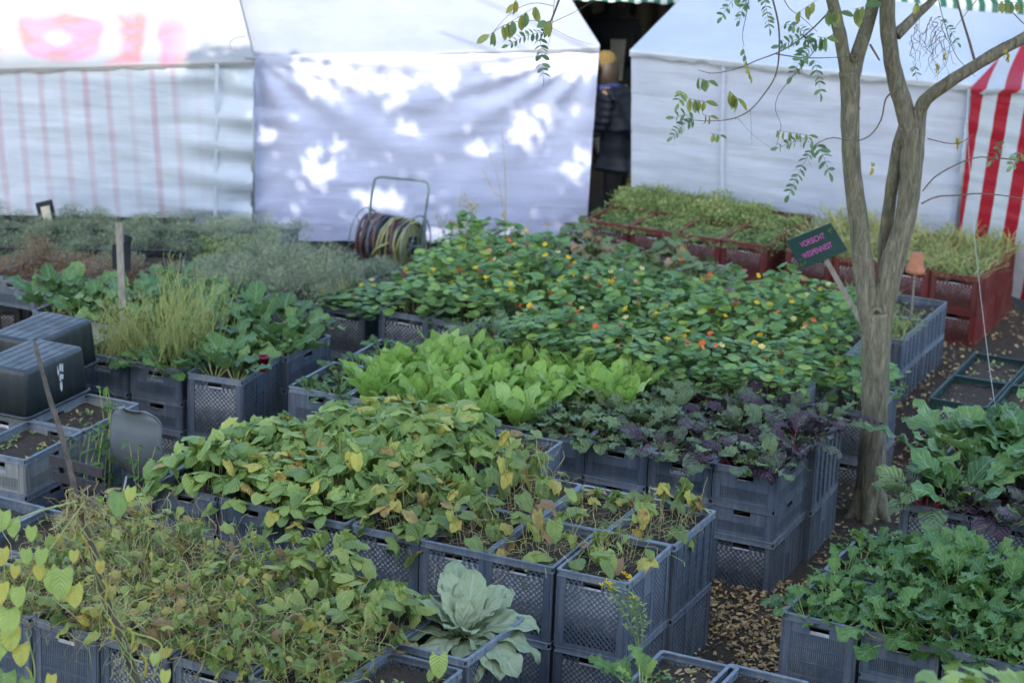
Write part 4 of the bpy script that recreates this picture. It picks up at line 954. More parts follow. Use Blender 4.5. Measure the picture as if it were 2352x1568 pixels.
cm.add(V, [(j*(N_+1)+i, j*(N_+1)+i+1, (j+1)*(N_+1)+i+1, (j+1)*(N_+1)+i) for j in range(2) for i in range(N_)]); cm.build('curtain', M_CURT, st, True)
vz = at(1440, 8, 22.2).z; vm = MB(); V = []; N_ = 240
for j in range(5):
    for i in range(N_+1):
        x = -3.2+8*i/N_; zz = vz+.02*abs(sin(x*13)) if j == 0 else vz+.03+.08*j
        V.append((x, -.8+.01*sin(x*20)+(.1*j if j > 1 else 0), zz))
vm.add(V, [(j*(N_+1)+i, j*(N_+1)+i+1, (j+1)*(N_+1)+i+1, (j+1)*(N_+1)+i) for j in range(4) for i in range(N_)]); vm.build('awning', M_VAL, st, True)
# table with dark cloth under the tents, and the white barrel seen below the tent hem
tb_ = empty('stall_table', (-.9, 21.3, 0), label='dark covered table seen under the middle tent hem', cat='table')
m_ = MB(); m_.box(-1.3, 1.5, -.05, .6, .68, .72); m_.build('table_top', M_DARK, tb_)
m_ = MB(); V = []
for j in (0, 1):
    for i in range(61): V.append((-1.3+2.8*i/60, -.06+.02*sin(i*.9), .0+.7*j))
m_.add(V, [(i, i+1, 61+i+1, 61+i) for i in range(60)]); m_.build('table_cloth', M_DARK, tb_, True)
def lathe(prof, n=20, mi=0, tone=.5):
    V = []; F = []
    for (r_, z) in prof:
        for k in range(n): V.append((r_*cos(2*pi*k/n), r_*sin(2*pi*k/n), z))
    for q in range(len(prof)-1):
        for k in range(n): F.append((q*n+k, q*n+(k+1) % n, (q+1)*n+(k+1) % n, (q+1)*n+k))
    return MB().add(V, F, mi, tone)
bp_ = at(783, 600, 20.35)
lathe([(.0, .0), (.12, 0), (.13, .1), (.13, .22), (.1, .3), (.085, .34), (0, .34)]).build('barrel', M_WHITE, None, True, (bp_.x, 20.95, 0)); tag(bpy.data.objects['barrel'], 'rounded white barrel under the tent hem left of the hose reel', 'barrel')
# ------------------------------------------------------------------ people between the tents
def skin_body(verts, edges, rad, m, name, sub=2):
    me = bpy.data.meshes.new(name); me.from_pydata([list(v) for v in verts], edges, []); o = bpy.data.objects.new('tmp', me); COL.objects.link(o)
    md = o.modifiers.new('s', 'SKIN'); sd = me.skin_vertices[0].data
    for i, r_ in enumerate(rad): sd[i].radius = r_ if hasattr(r_, '__len__') else (r_, r_)
    sd[0].use_root = True
    ss = o.modifiers.new('u', 'SUBSURF'); ss.levels = sub; ss.render_levels = sub
    dg = bpy.context.evaluated_depsgraph_get(); n = bpy.data.meshes.new_from_object(o.evaluated_get(dg)); n.name = name
    COL.objects.unlink(o); bpy.data.objects.remove(o)
    for p in n.polygons: p.use_smooth = True
    n.materials.clear(); n.materials.append(m); return n
M_SKIN = plain('skin', (.22, .13, .09), .5, .08, 10); M_SKIND = plain('dark_skin', (.028, .018, .014), .6, .08, 10); M_NAVY = plain('navy_coat', (.006, .01, .02), .6, .3, 30); M_BEAN = plain('mustard_knit', (.12, .08, .02), .9, .2, 60, bmp=.4)
M_HAIR = plain('brown_hair', (.03, .019, .012), .6, .4, 50); M_DKTR = plain('dark_trousers', (.008, .009, .012), .8, .2, 20); M_SCARF = plain('blue_scarf', (.02, .03, .12), .85, .3, 30); M_SHIRT = plain('cream_shirt', (.4, .36, .28), .8, .15, 12)
def person(loc, rz, lab, h=1.66, coat=M_NAVY, hat=True, bow=.1, shirt=False, skin=None):
    skin = skin or M_SKIN
    e = empty('person', loc, rz, label=lab, cat='person'); s = h/1.66
    # faces +X ; skeleton
    P = [(0, 0, .88), (.0, 0, 1.05), (.02+bow*.3, 0, 1.22), (.03+bow*.6, 0, 1.36), (.05+bow, 0, 1.44), (.07+bow, 0, 1.5), (.075+bow, 0, 1.58),   # pelvis..head 0-6
         (.03+bow*.6, .15, 1.36), (.04+bow*.4, .21, 1.12), (.16+bow*.4, .18, .98), (.24+bow*.4, .14, 1.0),
         (.03+bow*.6, -.15, 1.36), (.04+bow*.4, -.21, 1.12), (.16+bow*.4, -.18, .98), (.24+bow*.4, -.14, 1.0),
         (0, .09, .8), (.02, .1, .46), (-.02, .1, .08), (.1, .11, .03), (0, -.09, .8), (.05, -.1, .46), (.02, -.1, .08), (.14, -.11, .03)]
    E_ = [(0, 1), (1, 2), (2, 3), (3, 4), (4, 5), (5, 6), (3, 7), (7, 8), (8, 9), (9, 10), (3, 11), (11, 12), (12, 13), (13, 14), (0, 15), (15, 16), (16, 17), (17, 18), (0, 19), (19, 20), (20, 21), (21, 22)]
    r_ = [(.12, .15), (.11, .14), (.11, .15), (.1, .14), .05, .045, .04, .06, .045, .033, .03, .06, .045, .033, .03, .09, .06, .04, .04, .09, .06, .04, .04]
    sk = lambda pts: [tuple(q*s for q in p) for p in pts]
    rs = lambda rr: [tuple(q*s for q in x) if hasattr(x, '__len__') else x*s for x in rr]
    obj('body', skin_body(sk(P), E_, rs(r_), skin, 'body'), e)
    # coat: torso and sleeves
    ci = [0, 1, 2, 3, 7, 8, 9, 11, 12, 13]; ix = {a: b for b, a in enumerate(ci)}
    cp = [P[i] for i in ci]+[(0, 0, .7)]; cr = [(.17, .2), (.16, .19), (.16, .2), (.13, .17), .09, .07, .055, .09, .07, .055, (.17, .21)]
    ce = [(ix[a], ix[b]) for a, b in E_ if a in ix and b in ix]+[(0, 10)]
    cm_ = skin_body(sk(cp), ce, rs(cr), coat, 'coat', 3)
    for v in cm_.vertices: v.co += v.normal*.008*sin(v.co.z*95)   # quilted rolls
    obj('coat', cm_, e)
    tp = [(0, 0, .78), P[15], P[16], P[17], P[19], P[20], P[21]]; obj('trousers', skin_body(sk(tp), [(0, 1), (1, 2), (2, 3), (0, 4), (4, 5), (5, 6)], rs([.14, .11, .075, .06, .11, .075, .06]), M_DKTR, 'trousers'), e)
    hx, hz = (.075+bow)*s, 1.56*s
    hd = lathe([(0, -.12), (.045, -.11), (.07, -.07), (.082, 0), (.078, .06), (.05, .105), (0, .12)], 16); o = hd.build('head', skin, e, True); o.location = (hx, 0, hz); o.scale = (1.15*s, .95*s, s)
    f = MB(); f.add([(.085, -.012, -.03), (.085, .012, -.03), (.115, 0, -.028), (.088, 0, .02)], [(0, 1, 2), (0, 2, 3), (1, 3, 2), (0, 3, 1)]); f.box(.074, .086, -.02, .02, -.062, -.056); f.box(.078, .09, -.04, -.02, .008, .016); f.box(.078, .09, .02, .04, .008, .016)
    o = f.build('face', skin, e, False, (hx, 0, hz)); o.scale = (s,)*3
    hr = lathe([(.08, -.16), (.112, -.12), (.114, -.02), (.105, .05), (.06, .115), (0, .128)], 14)
    for a in hr.v: a[:, 0] = np.where(a[:, 0] > .05, .05+(a[:, 0]-.05)*.2, a[:, 0])
    o = hr.build('hair', M_HAIR if skin is M_SKIN else M_DKTR, e, True, (hx-.012, 0, hz)); o.scale = (s,)*3
    if hat:
        bn = lathe([(.1, .0), (.107, .005), (.108, .04), (.101, .045), (.104, .08), (.09, .125), (.05, .152), (0, .16)], 20); o = bn.build('beanie', M_BEAN, e, True, (hx, 0, hz+.005)); o.scale = (s,)*3; o.rotation_euler = (0, .1, 0)
        sc_ = MB(); sc_.tube([(hx+.1*cos(a)-.01, .1*sin(a), 1.41*s+.015*sin(a*3)) for a in np.linspace(0, 2*pi, 14)], .04, 8); sc_.build('scarf', M_SCARF, e, True)
    if shirt:
        o = MB(); V = [(.2+bow*.3*k-.0, y, .95+.42*k) for k in (0, .5, 1) for y in (-.06-.02*k, .0, .06+.02*k)]
        o.add([(x+(.01 if i % 3 == 1 else 0), y, z) for i, (x, y, z) in enumerate(V)], [(0, 1, 4, 3), (1, 2, 5, 4), (3, 4, 7, 6), (4, 5, 8, 7)]); o.build('shirt', M_SHIRT, e, True)
    return e
pp = at(1432, 160, 21.2)
person((pp.x, 21.2, 0), radians(155), 'person in mustard beanie and dark quilted coat between two tents', (at(1398, 116, 21.2).z-.0)/1.74*1.66, M_NAVY)
pq = at(1415, 60, 22.6)
person((at(1412, 60, 24.2).x, 24.2, 0), radians(-80), 'person in dark jacket over cream shirt standing further back', 1.88, M_DKTR, hat=False, bow=0, shirt=True, skin=M_SKIND)
pb = at(1438, 400, 21.9)
m_ = MB(); m_.box(-.12, .12, -.06, .06, 0, .32); o = m_.build('bag', plain('yellow_bag', (.4, .28, .02), .6), None, False, (pb.x+.02, 21.9, .1)); tag(o, 'yellow bag standing behind the person in the tent gap', 'bag')
bm_ = MB(); bm_.tube([(-.05, 0, .31), (-.04, 0, .42), (.04, 0, .42), (.05, 0, .31)], .008, 5); bm_.build('handle', M_DARK, o, True)
# ------------------------------------------------------------------ hose reel cart
hc = at(895, 560, 19.6); hr_ = empty('hose_reel_cart', (hc.x, 19.6, 0), label='hose reel cart wound with brown, black and yellow hoses', cat='hose reel')
def hx_(px, py, Y=19.6): p = at(px, py, Y); return Vector((p.x-hc.x, p.y-19.6, p.z))
m_ = MB(); m_.tube(catmull([hx_(842, 600, 19.55), hx_(848, 500), hx_(858, 425), hx_(868, 408), hx_(900, 409), hx_(968, 416), hx_(984, 428), hx_(980, 470), hx_(966, 560), hx_(960, 640)], 6), .011, 8); m_.build('push_handle', M_GPAINT, hr_, True)
cx0 = hx_(893, 556, 19.6); ax = Vector((.9, -.43, 0)).normalized(); zz_ = max(.24, cx0.z); ctr = Vector((cx0.x, 0, zz_)); side_ = ax.cross(Vector((0, 0, 1)))
order = [0, 1, 0, 0, 1, 0, 3, 1, 1, 2, 2, 0, 0, 1, 2, 2]
hm = [MB() for _ in range(4)]; R.seed(3)
for q, hc_ in enumerate(order):
    for lay in range(2):
        off = -.2+.4*q/(len(order)-1); rr = .215-.024*lay+U(-.008, .008); pts = []
        tx, ty = U(-.05, .05), U(-.05, .05)
        for k in range(29):
            a = 2*pi*k/28; pts.append(ctr+ax*(off+tx*cos(a)+ty*sin(a)*.6)+side_*rr*cos(a)+Vector((0, 0, rr*sin(a))))
        hm[hc_].tube(pts, .0125, 7, 0, False)
for rr in (.19, .165, .14, .115):
    pts = [ctr+ax*(.215)+side_*rr*cos(a)+Vector((0, 0, rr*sin(a))) for a in np.linspace(0, 2*pi, 26)]; hm[2].tube(pts, .0125, 7, 0, False)
hm[2].tube(catmull([ctr+ax*.24+Vector((0, 0, .1)), ctr+ax*.05+side_*.24+Vector((0, 0, .02)), ctr-ax*.02+side_*.25-Vector((0, 0, .06))], 6), .012, 7)
for k, nm in enumerate(('brown_hose', 'black_hose', 'yellow_hose', 'grey_hose')): hm[k].build(nm, M_H[k], hr_, True)
m_ = MB()
for off in (-.24, .26):
    for rr in (.26, .1):
        m_.tube([ctr+ax*off+side_*rr*cos(a)+Vector((0, 0, rr*sin(a))) for a in np.linspace(0, 2*pi, 26)], .006, 6, 0, False)
    for k in range(6):
        a = k*pi/3; m_.tube([ctr+ax*off, ctr+ax*off+side_*.26*cos(a)+Vector((0, 0, .26*sin(a)))], .005, 5)
m_.tube([ctr-ax*.3, ctr+ax*.32], .014, 8)
m_.tube(catmull([ctr+ax*.3+Vector((.04, 0, .28)), ctr+ax*.34+Vector((0, 0, .12)), ctr+ax*.3-Vector((0, 0, .25))], 5), .009, 6)
m_.build('drum_frame', M_GPAINT, hr_, True)
for off in (-.28, .3):
    w_ = MB(); w_.tube([ctr+ax*off+side_*.12*cos(a)+Vector((0, 0, .12*sin(a)-zz_+.13)) for a in np.linspace(0, 2*pi, 22)], .02, 8, 0, False); w_.build('wheel', M_BLACK, hr_, True)
# ------------------------------------------------------------------ robinia tree
def stemtube(mb, pts, radii, Y0=14.4, n=22, sub=7, wob=.12, seed=0):
    P = []
    for q in pts: P.append(at(q[0], q[1], q[2] if len(q) > 2 else Y0))
    C_ = catmull(P, sub); rr = lerps(radii, len(C_)); rr = [r_*(1+.05*noise.noise(Vector((i*.35, seed, 0)))) for i, r_ in enumerate(rr)]
    mb.tube(C_, rr, n, 0, True, .5, wob)
tr = empty('robinia_tree', (at(1995, 1180, 14.5).x, 14.5, 0), label='forked robinia tree with rough grey brown bark', cat='tree')
mt = MB(); k_ = 14.9/5530/2*.88
Yt = 14.5
base = [(1992, 1235, Yt), (1998, 1130, Yt), (2006, 1000, Yt), (2011, 880, Yt), (2013, 790, Yt), (2010, 715, Yt)]
stemtube(mt, base, [104*k_, 78*k_, 72*k_, 74*k_, 80*k_, 80*k_], n=30, seed=1)
stemtube(mt, [(2002, 760, Yt), (1993, 690, Yt), (1983, 610, Yt), (1971, 500, Yt-.02), (1958, 400, Yt-.03), (1953, 300, Yt-.03), (1953, 210, Yt-.03), (1950, 165, Yt-.03)], [56*k_, 56*k_, 56*k_, 50*k_, 47*k_, 47*k_, 50*k_, 52*k_], n=24, seed=2)
stemtube(mt, [(1952, 190, Yt), (1935, 110, Yt), (1918, 30, Yt), (1900, -60, Yt), (1880, -200, Yt)], [42*k_, 34*k_, 32*k_, 30*k_, 26*k_], n=20, seed=3)
stemtube(mt, [(1955, 185, Yt), (1975, 110, Yt+.05), (1995, 50, Yt+.1), (2012, -30, Yt+.15), (2030, -180, Yt+.2)], [40*k_, 36*k_, 36*k_, 33*k_, 30*k_], n=20, seed=4)
stemtube(mt, [(2018, 770, Yt), (2030, 690, Yt), (2050, 610, Yt), (2075, 520, Yt), (2090, 430, Yt), (2096, 350, Yt), (2102, 290, Yt)], [60*k_, 62*k_, 64*k_, 56*k_, 58*k_, 60*k_, 52*k_], n=26, seed=5)
stemtube(mt, [(2028, 660, Yt+.12), (2033, 560, Yt+.13), (2046, 450, Yt+.1), (2062, 350, Yt+.06), (2082, 290, Yt)], [34*k_, 36*k_, 34*k_, 36*k_, 44*k_], n=20, seed=6)
stemtube(mt, [(2098, 330, Yt), (2083, 270, Yt), (2062, 200, Yt), (2046, 120, Yt), (2038, 40, Yt), (2040, -40, Yt), (2050, -220, Yt)], [54*k_, 50*k_, 46*k_, 42*k_, 40*k_, 38*k_, 34*k_], n=22, seed=7)
stemtube(mt, [(2104, 320, Yt), (2112, 265, Yt-.02), (2124, 232, Yt-.05), (2165, 200, Yt-.1), (2225, 160, Yt-.15), (2300, 115, Yt-.2), (2370, 78, Yt-.25), (2600, -60, Yt-.4)], [44*k_, 36*k_, 34*k_, 33*k_, 31*k_, 30*k_, 28*k_, 20*k_], n=20, seed=8)
stemtube(mt, [(2058, 80, Yt), (2085, 55, Yt+.05), (2110, 30, Yt+.1), (2148, -5, Yt+.2), (2250, -120, Yt+.4)], [30*k_, 27*k_, 24*k_, 18*k_, 12*k_], n=14, seed=9)
for (kx, ky, kr) in ((1956, 197, 16), (2010, 722, 26), (2006, 765, 14), (2081, 375, 10), (2079, 465, 11), (1940, 283, 8), (1968, 250, 9), (2078, 420, 8), (2050, 555, 8), (1962, 130, 15), (2070, 880, 8)):   # knots as healed rings
    c0 = at(kx, ky, Yt-kr*k_*.2); fwd = Vector((0, -1, .15)); surf = {2010: 82, 2006: 80, 2070: 50}.get(kx, 52)*k_
    c0 = c0+fwd*surf*.78
    pts = [c0+Vector((kr*k_*1.05*cos(a), -.004*sin(2*a), kr*k_*1.45*sin(a)))+Vector((0, .012*abs(cos(a)), 0)) for a in np.linspace(0, 2*pi, 17)]
    mt.tube(pts, kr*k_*.42, 8, 0, False)
b0 = at(1995, 1190, Yt)
for k in range(6):
    a = k*1.05+.3; d = Vector((cos(a), sin(a), 0)); c0 = Vector((b0.x, Yt, 0)); mt.tube(catmull([c0+d*.045+Vector((0, 0, .22)), c0+d*.07+Vector((0, 0, .09)), c0+d*.11+Vector((0, 0, .02)), c0+d*.17+Vector((0, 0, -.04))], 5), lerps([.04, .05, .04, .02], 16), 10, 0, False)
mt.build('trunk', M_BARK, tr, True).location = -tr.location
tw = MB(); lv = MB(); R.seed(21)
def z3(x, y): return (1548+.366*x, .366*y)
def z2(x, y): return (746.4+.366*x, .366*y)
def twig(pts, r0=.006, r1=.002, Y0=13.9, thorn=0, f=z3):
    P = catmull([at(*f(*p), Y0) for p in pts], 5); tw.tube(P, lerps([r0, r1], len(P)), 5, 0, False)
    for k in range(thorn):
        i = R.randrange(1, len(P)-1); p = P[i]; a = U(0, 6.28); tw.tube([p, p+Vector((cos(a)*.012, -.004, sin(a)*.012))], [.0022, .0003], 4, 0, False)
for t_ in ([(610, -40), (655, 150), (660, 330), (635, 480), (560, 600), (480, 690), (400, 735), (320, 755), (210, 760), (120, 755)], [(150, 440), (250, 460), (400, 430), (520, 380), (640, 335), (760, 270), (870, 180), (960, 90), (1000, 60)][::-1],
           [(1400, 560), (1330, 620), (1300, 750), (1230, 850), (1130, 885), (1000, 865), (900, 900), (850, 960)]): twig(t_, thorn=12)
twig([(1560, 1200), (1640, 1110), (1780, 1030), (1900, 990), (2000, 990), (2195, 1010), (2400, 1040)], .005, .003, thorn=26); twig([(1550, 1280), (1650, 1235), (1800, 1225), (1900, 1215), (2050, 1225), (2195, 1250), (2400, 1300)], .005, .003, thorn=28)
twig([(1590, 870), (1720, 900), (1800, 895), (1880, 840)], .004, .002, thorn=10); twig([(1885, 375), (1850, 250), (1810, 120), (1770, -20)], .009, .006, thorn=6)
twig([(1000, 215), (900, 300), (800, 420), (680, 560), (640, 640), (640, 700), (670, 780), (660, 850), (630, 950)], .003, .0012)
twig([(640, 340), (780, 360), (900, 365), (1030, 360), (1200, 350)], .004, .002); twig([(470, 0), (450, 110), (430, 220), (440, 290)], .003, .0015); twig([(690, 0), (730, 60), (800, 110), (900, 200)], .003, .0015)
twig([(1660, 0), (1690, 120), (1760, 330), (1830, 420), (1890, 480)], .003, .0015); twig([(2195, 150), (2100, 60), (1980, 0)], .004, .002); twig([(1900, 0), (1830, 90), (1760, 180)], .003, .0015)
twig([(1230, 280), (1260, 330), (1290, 380)], .008, .006); twig([(480, 690), (485, 800), (490, 920)], .0012, .0008); twig([(400, 740), (500, 850), (640, 950)], .0012, .0008)
twig([(1480, -30), (1440, 80), (1410, 150), (1370, 210), (1345, 260)], .007, .003, 13.2, 5, z2); twig([(1440, 40), (1330, 20), (1240, 40), (1160, 90), (1100, 150), (1030, 240)], .002, .001, 13.2, 0, z2); twig([(1410, 150), (1560, 80), (1700, 0)], .002, .001, 13.2, 0, z2)
twig([(1400, 140), (1260, 130), (1150, 150), (1060, 190)], .0015, .001, 13.2, 0, z2); twig([(1440, 0), (1420, 200), (1390, 330)], .0015, .001, 13.2, 0, z2); twig([(1420, 175), (1550, 240), (1700, 290)], .001, .0008, 13.2, 0, z2)
def pinnate(a, b, n=8, s=.05, tone=(.2, .6), Y0=13.85, f=z3, droop=.02, hang=False):
    A = at(*f(*a), Y0); B = at(*f(*b), Y0-.03); P = catmull([A, A.lerp(B, .5)+Vector((0, 0, droop)), B], 5); tw.tube(P, .0012, 4, 0, False)
    for k in range(n):
        t = (k+.6)/n; p = P[min(len(P)-1, int(t*(len(P)-1)))]; d = (B-A).normalized(); az = atan2(d.z, d.x)
        for sg in (-1, 1):
            ang = az+sg*U(.9, 1.25) if not hang else -pi/2+U(-.3, .3)
            dv = Vector((cos(ang), U(-.35, .35), sin(ang))).normalized()
            put(lv, R.choice(OVALS), p, atan2(dv.y, dv.x), math.asin(max(-1, min(1, dv.z))), s*U(.8, 1.15)*(1-.3*abs(t-.4)), U(-1.3, 1.3)+pi/2*0, 0, U(*tone))
    put(lv, R.choice(OVALS), B, atan2(d.y, d.x), math.asin(d.z), s, pi/3, 0, U(*tone))
G_, Y_ = (.1, .6), (.56, .85)
for a in (((120, 755), (-10, 860), 9, .045, (.3, .75)), ((130, 745), (0, 740), 3, .05, G_), ((860, 950), (720, 1225), 9, .052, (.1, .5)), ((890, 900), (975, 1085), 5, .06, (.1, .5)), ((880, 380), (920, 590), 6, .05, G_), ((870, 255), (660, 290), 9, .05, G_),
          ((880, 260), (740, 480), 10, .055, G_), ((870, 890), (650, 930), 7, .045, (.2, .65)), ((400, -20), (300, 110), 6, .045, (.3, .7)), ((460, 0), (410, 130), 8, .04, (.2, .6)), ((560, -20), (600, 180), 9, .045, (.4, .8)), ((700, 150), (860, 240), 7, .045, G_),
          ((1650, 110), (1780, 270), 7, .035, G_), ((2080, 890), (1990, 1010), 5, .045, G_), ((2180, 960), (2120, 1040), 4, .05, (.4, .7)), ((60, 580), (30, 650), 3, .05, (.3, .8)), ((1500, 420), (1520, 480), 3, .04, (.5, .8))): pinnate(*a)
for a in (((430, 290), (480, 480), 5, .045, Y_), ((960, 70), (1045, 80), 3, .085, Y_), ((900, 230), (960, 240), 2, .085, Y_), ((150, 490), (215, 510), 3, .075, Y_), ((345, 570), (400, 620), 3, .095, Y_), ((780, 80), (900, 0), 3, .075, Y_), ((90, 620), (200, 640), 4, .08, Y_),
          ((650, 820), (850, 850), 6, .055, Y_), ((230, 835), (290, 850), 2, .05, Y_), ((2040, 10), (2195, 20), 5, .07, Y_), ((1530, 10), (1520, 40), 2, .055, Y_), ((1130, 60), (1200, 40), 2, .11, (.5, .8)), ((180, 720), (230, 730), 2, .06, Y_)): pinnate(*a, hang=True, droop=0)
for a in (((1320, 45), (1030, 220), 7, .085, Y_), ((1200, 0), (1180, 30), 3, .07, (.85, 1)), ((1410, 130), (1390, 140), 2, .085, Y_)): pinnate(*a[:5], Y0=13.2, f=z2, hang=True, droop=0)
pinnate((1410, 200), (1150, 285), 11, .04, (.1, .5), 13.2, z2); pinnate((1350, 250), (1370, 490), 8, .052, (.0, .45), 13.2, z2)
for k in range(26):   # withered tendrils hanging in the fork
    x0, y0 = U(1480, 1760), U(80, 260); pts = [(x0, y0)]
    for q in range(5): x0 += U(-45, 45); y0 += U(10, 75); pts.append((x0, y0))
    twig(pts, U(.0012, .003), .0009, 14.3)
for (x0, y0) in ((1250, 1040), (1780, 900), (1660, 400), (1700, 330), (2090, 330)):
    for k in range(9): put(lv, R.choice(LIT), at(*z3(x0+U(-8, 8), y0+U(-40, 40)), 13.95), U(0, 6.28), U(-1.5, -.6), U(.02, .035), U(-1, 1), 0, 1.0)
tw.build('twigs', M_TWIG, tr, True).location = -tr.location; lv.build('leaves', ML_ROB, tr, True).location = -tr.location
# unseen crown above the frame, trimmed and holed to throw dappled shade on the tents
cr = MB(); R.seed(77)
fl = [((750, 190), .2, .1), ((800, 160), .22, .12), ((880, 200), .2, .07), ((960, 160), .22, .09), ((1010, 165), .14, .1), ((615, 315), .07, .07), ((735, 385), .12, .13), ((770, 340), .1, .06), ((910, 250), .09, .05), ((935, 290), .1, .05), ((1215, 285), .14, .12), ((1180, 240), .12, .05), ((1330, 365), .09, .1),
      ((1100, 325), .12, .06), ((890, 455), .14, .07), ((1270, 240), .1, .09), ((1000, 525), .1, .06), ((830, 460), .07, .07), ((685, 290), .06, .06), ((1050, 130), .2, .03), ((1500, 400), .14, .2), ((1560, 330), .1, .1), ((1100, 205), .05, .04)]
HOLES = [(at(*p, 20.6).x, at(*p, 20.6).z, a, b) for p, a, b in fl]
def wall_hit(p):
    t = (20.6-p.y)/(-SD.y); return p.x-SD.x*t, p.z-SD.z*t
n = 0
while n < 9500:
    p = Vector((U(-4.3, 4.8), U(12.4, 15.8), U(3.95, 6.7))); hx, hz = wall_hit(p)
    top = 1.66+.05*noise.noise(Vector((hx*3, 0, 0))) if hx < .75 else 1.72-(hx-1)*.04
    if hx > .9 and R.random() < .7: continue
    if hz > top or hz < -.5 or hx < -2.75 or hx > 5: continue
    if R.random() > .05 and any(((hx-a)/(rx*1.35))**2+((hz-b)/(rz_*1.75))**2 < 1+.35*noise.noise(Vector((hx*14, hz*14, 1))) for a, b, rx, rz_ in HOLES): continue
    put(cr, OVALS[n % 3], p, U(0, 6.28), U(-.7, .3), U(.09, .17), U(-.9, .9), 0, U(.1, .8)); n += 1
for k in range(14):
    a = Vector((2.3+U(-.4, .4), 14.5, 3.4)); b = Vector((U(-2.5, 4.4), U(12.8, 15.6), U(5.2, 6.4))); cr.tube([a, a.lerp(b, .5)+Vector((0, 0, .3)), b], [.03, .018, .008], 6, 1, False)
cr.build('crown', [ML_ROB, M_TWIG], tr, True).location = -tr.location
# ------------------------------------------------------------------ unseen house form added behind the camera to shade the garden
hs_ = empty('shade_blocker', (0, -8, 0), label='unseen stepped house form added behind the camera to shade the garden', cat='shade blocker')
M_REND = plain('blocker_render', (.35, .33, .3), .9, .08, .8)
slope = tan(SUN_EL)/cos(SUN_AZ-pi); dY = 20.5+8
hm_ = MB(); hm_.box(-13, -5.45, -6, 0, 0, 1.52+dY*slope); hm_.box(-5.45, -2.2, -6.01, -.01, 0, .25+dY*slope); hm_.box(-2.2, 9, -6, 0, 0, 3.3+dY*slope); hm_.build('wall', M_REND, hs_)  # heights stepped to set where the shadow edge meets each tent
for fl_ in range(5):
    for k in range(-4, 3):
        wm = MB(); wm.box(-.6, .6, 0, .05, 0, 1.5); wo = wm.build('window', M_STEEL, hs_); wo.location = (k*3+.4, -.0, 1+fl_*3.2)
        pn = MB(); pn.box(-.54, .54, .051, .06, .06, 1.44); pn.build('pane', M_IRON, wo)
# ------------------------------------------------------------------ signs and posts
def board(c4, Y, th, m, name='board', parent=None):
    P = [at(*p, Y) for p in c4]; n_ = Vector((0, 1, 0))*th; V = [list(p) for p in P]+[list(p+n_) for p in P]
    return MB().add(V, [(0, 1, 2, 3), (7, 6, 5, 4), (0, 4, 5, 1), (1, 5, 6, 2), (2, 6, 7, 3), (3, 7, 4, 0)]).build(name, m, parent)
Ys = 15.6
sg = empty('garden_sign', (0, 0, 0), label='tilted green sign with pink hand lettering beside the trunk', cat='sign')
board([(1805.5, 553.7), (1908.5, 512), (1948, 575), (1840, 620)], Ys, .012, M_BOARD, 'board', sg)
A, B, D_ = at(1840, 620, Ys), at(1948, 575, Ys), at(1805.5, 553.7, Ys)
ux = (B-A).normalized(); uz = (D_-A); uz = (uz-ux*uz.dot(ux)).normalized(); H_ = (D_-A).length; W_ = (B-A).length
R3 = Matrix([[ux.x, uz.x, -ux.cross(uz).x*-1], [ux.y, uz.y, ux.cross(uz).y], [ux.z, uz.z, ux.cross(uz).z]]).to_4x4()
R3 = Matrix((ux, uz, ux.cross(uz))).transposed().to_4x4()
for txt, fy, fx, sz in (('VORSICHT', .7, .43, .05), ('WESPENNEST', .36, .44, .048)):
    o = bpy.data.objects.new('lettering', text_mesh(txt, sz, .0008, M_PINK)); link(o, sg); p = A+ux*W_*fx+uz*H_*fy+Vector((0, -.003, 0)); Mx = R3.copy(); Mx.translation = p; o.matrix_world = Mx @ Matrix.Diagonal((.72, 1.15, 1, 1))
sc_ = MB(); R.seed(9)
for (fx, fy) in ((.86, .8), (.12, .2)):
    for k in range(8): p = A+ux*(W_*fx+U(-.03, .03))+uz*(H_*fy+U(-.02, .02))+Vector((0, -.002, 0)); sc_.tube([p, p+ux*U(-.02, .02)+uz*U(-.02, .02)], .0014, 4)
sc_.build('scribble', M_YEL, sg)
sp = MB(); sp.bar(at(1897, 596, Ys+.025), at(1990, 760, Ys+.1), .034, .02, 0, (0, 1, 0)); sp.build('post', M_WOOD, sg)
s2 = empty('garden_sign', (0, 0, 0), label='small black chalk board leaning on a pale post at far left', cat='sign'); board([(81, 467), (119, 458), (131, 507), (93, 516)], 18.9, .01, M_CHALK, 'board', s2)
sp = MB(); sp.bar(at(103, 474, 18.87), at(133, 610, 18.8), .07, .02, 0, (0, 1, 0)); sp.build('post', M_WOODL, s2)
sp = MB(); R.seed(2)
for (x0, y0) in ((89, 494), (92, 497), (122, 488), (124, 496), (96, 509), (127, 503), (94, 481)):
    for k in range(5): p = at(x0+k*1.6, y0+U(-2, 2), 18.885); sp.tube([p, p+Vector((U(-.01, .01), 0, U(-.012, .012)))], .0018, 4)
sp.build('chalk_writing', M_LET, s2)
s3 = empty('garden_sign', (0, 0, 0), label='weathered post with black boards behind it in the left chard', cat='sign')
sp = MB(); sp.bar(at(273, 512, 15.9), at(285, 790, 15.7), .044, .03, 0, (0, 1, 0)); sp.build('post', M_WOOD, s3)
board([(258, 563), (300, 552), (300, 622), (258, 618)], 15.96, .01, M_CHALK, 'board', s3); board([(286, 538), (304, 546), (301, 560), (286, 558)], 15.99, .01, M_CHALK, 'board', s3)
pot = at(2102, 622, 17.3); pe = empty('terracotta_pot', (pot.x, 17.3, at(2102, 626, 17.3).z), label='upturned terracotta pot beside the trunk on the red crates', cat='pot')
lathe([(.068, 0), (.072, .0), (.072, .03), (.066, .032), (.045, .15), (0, .15)]).build('pot_body', M_TERRA, pe, True)
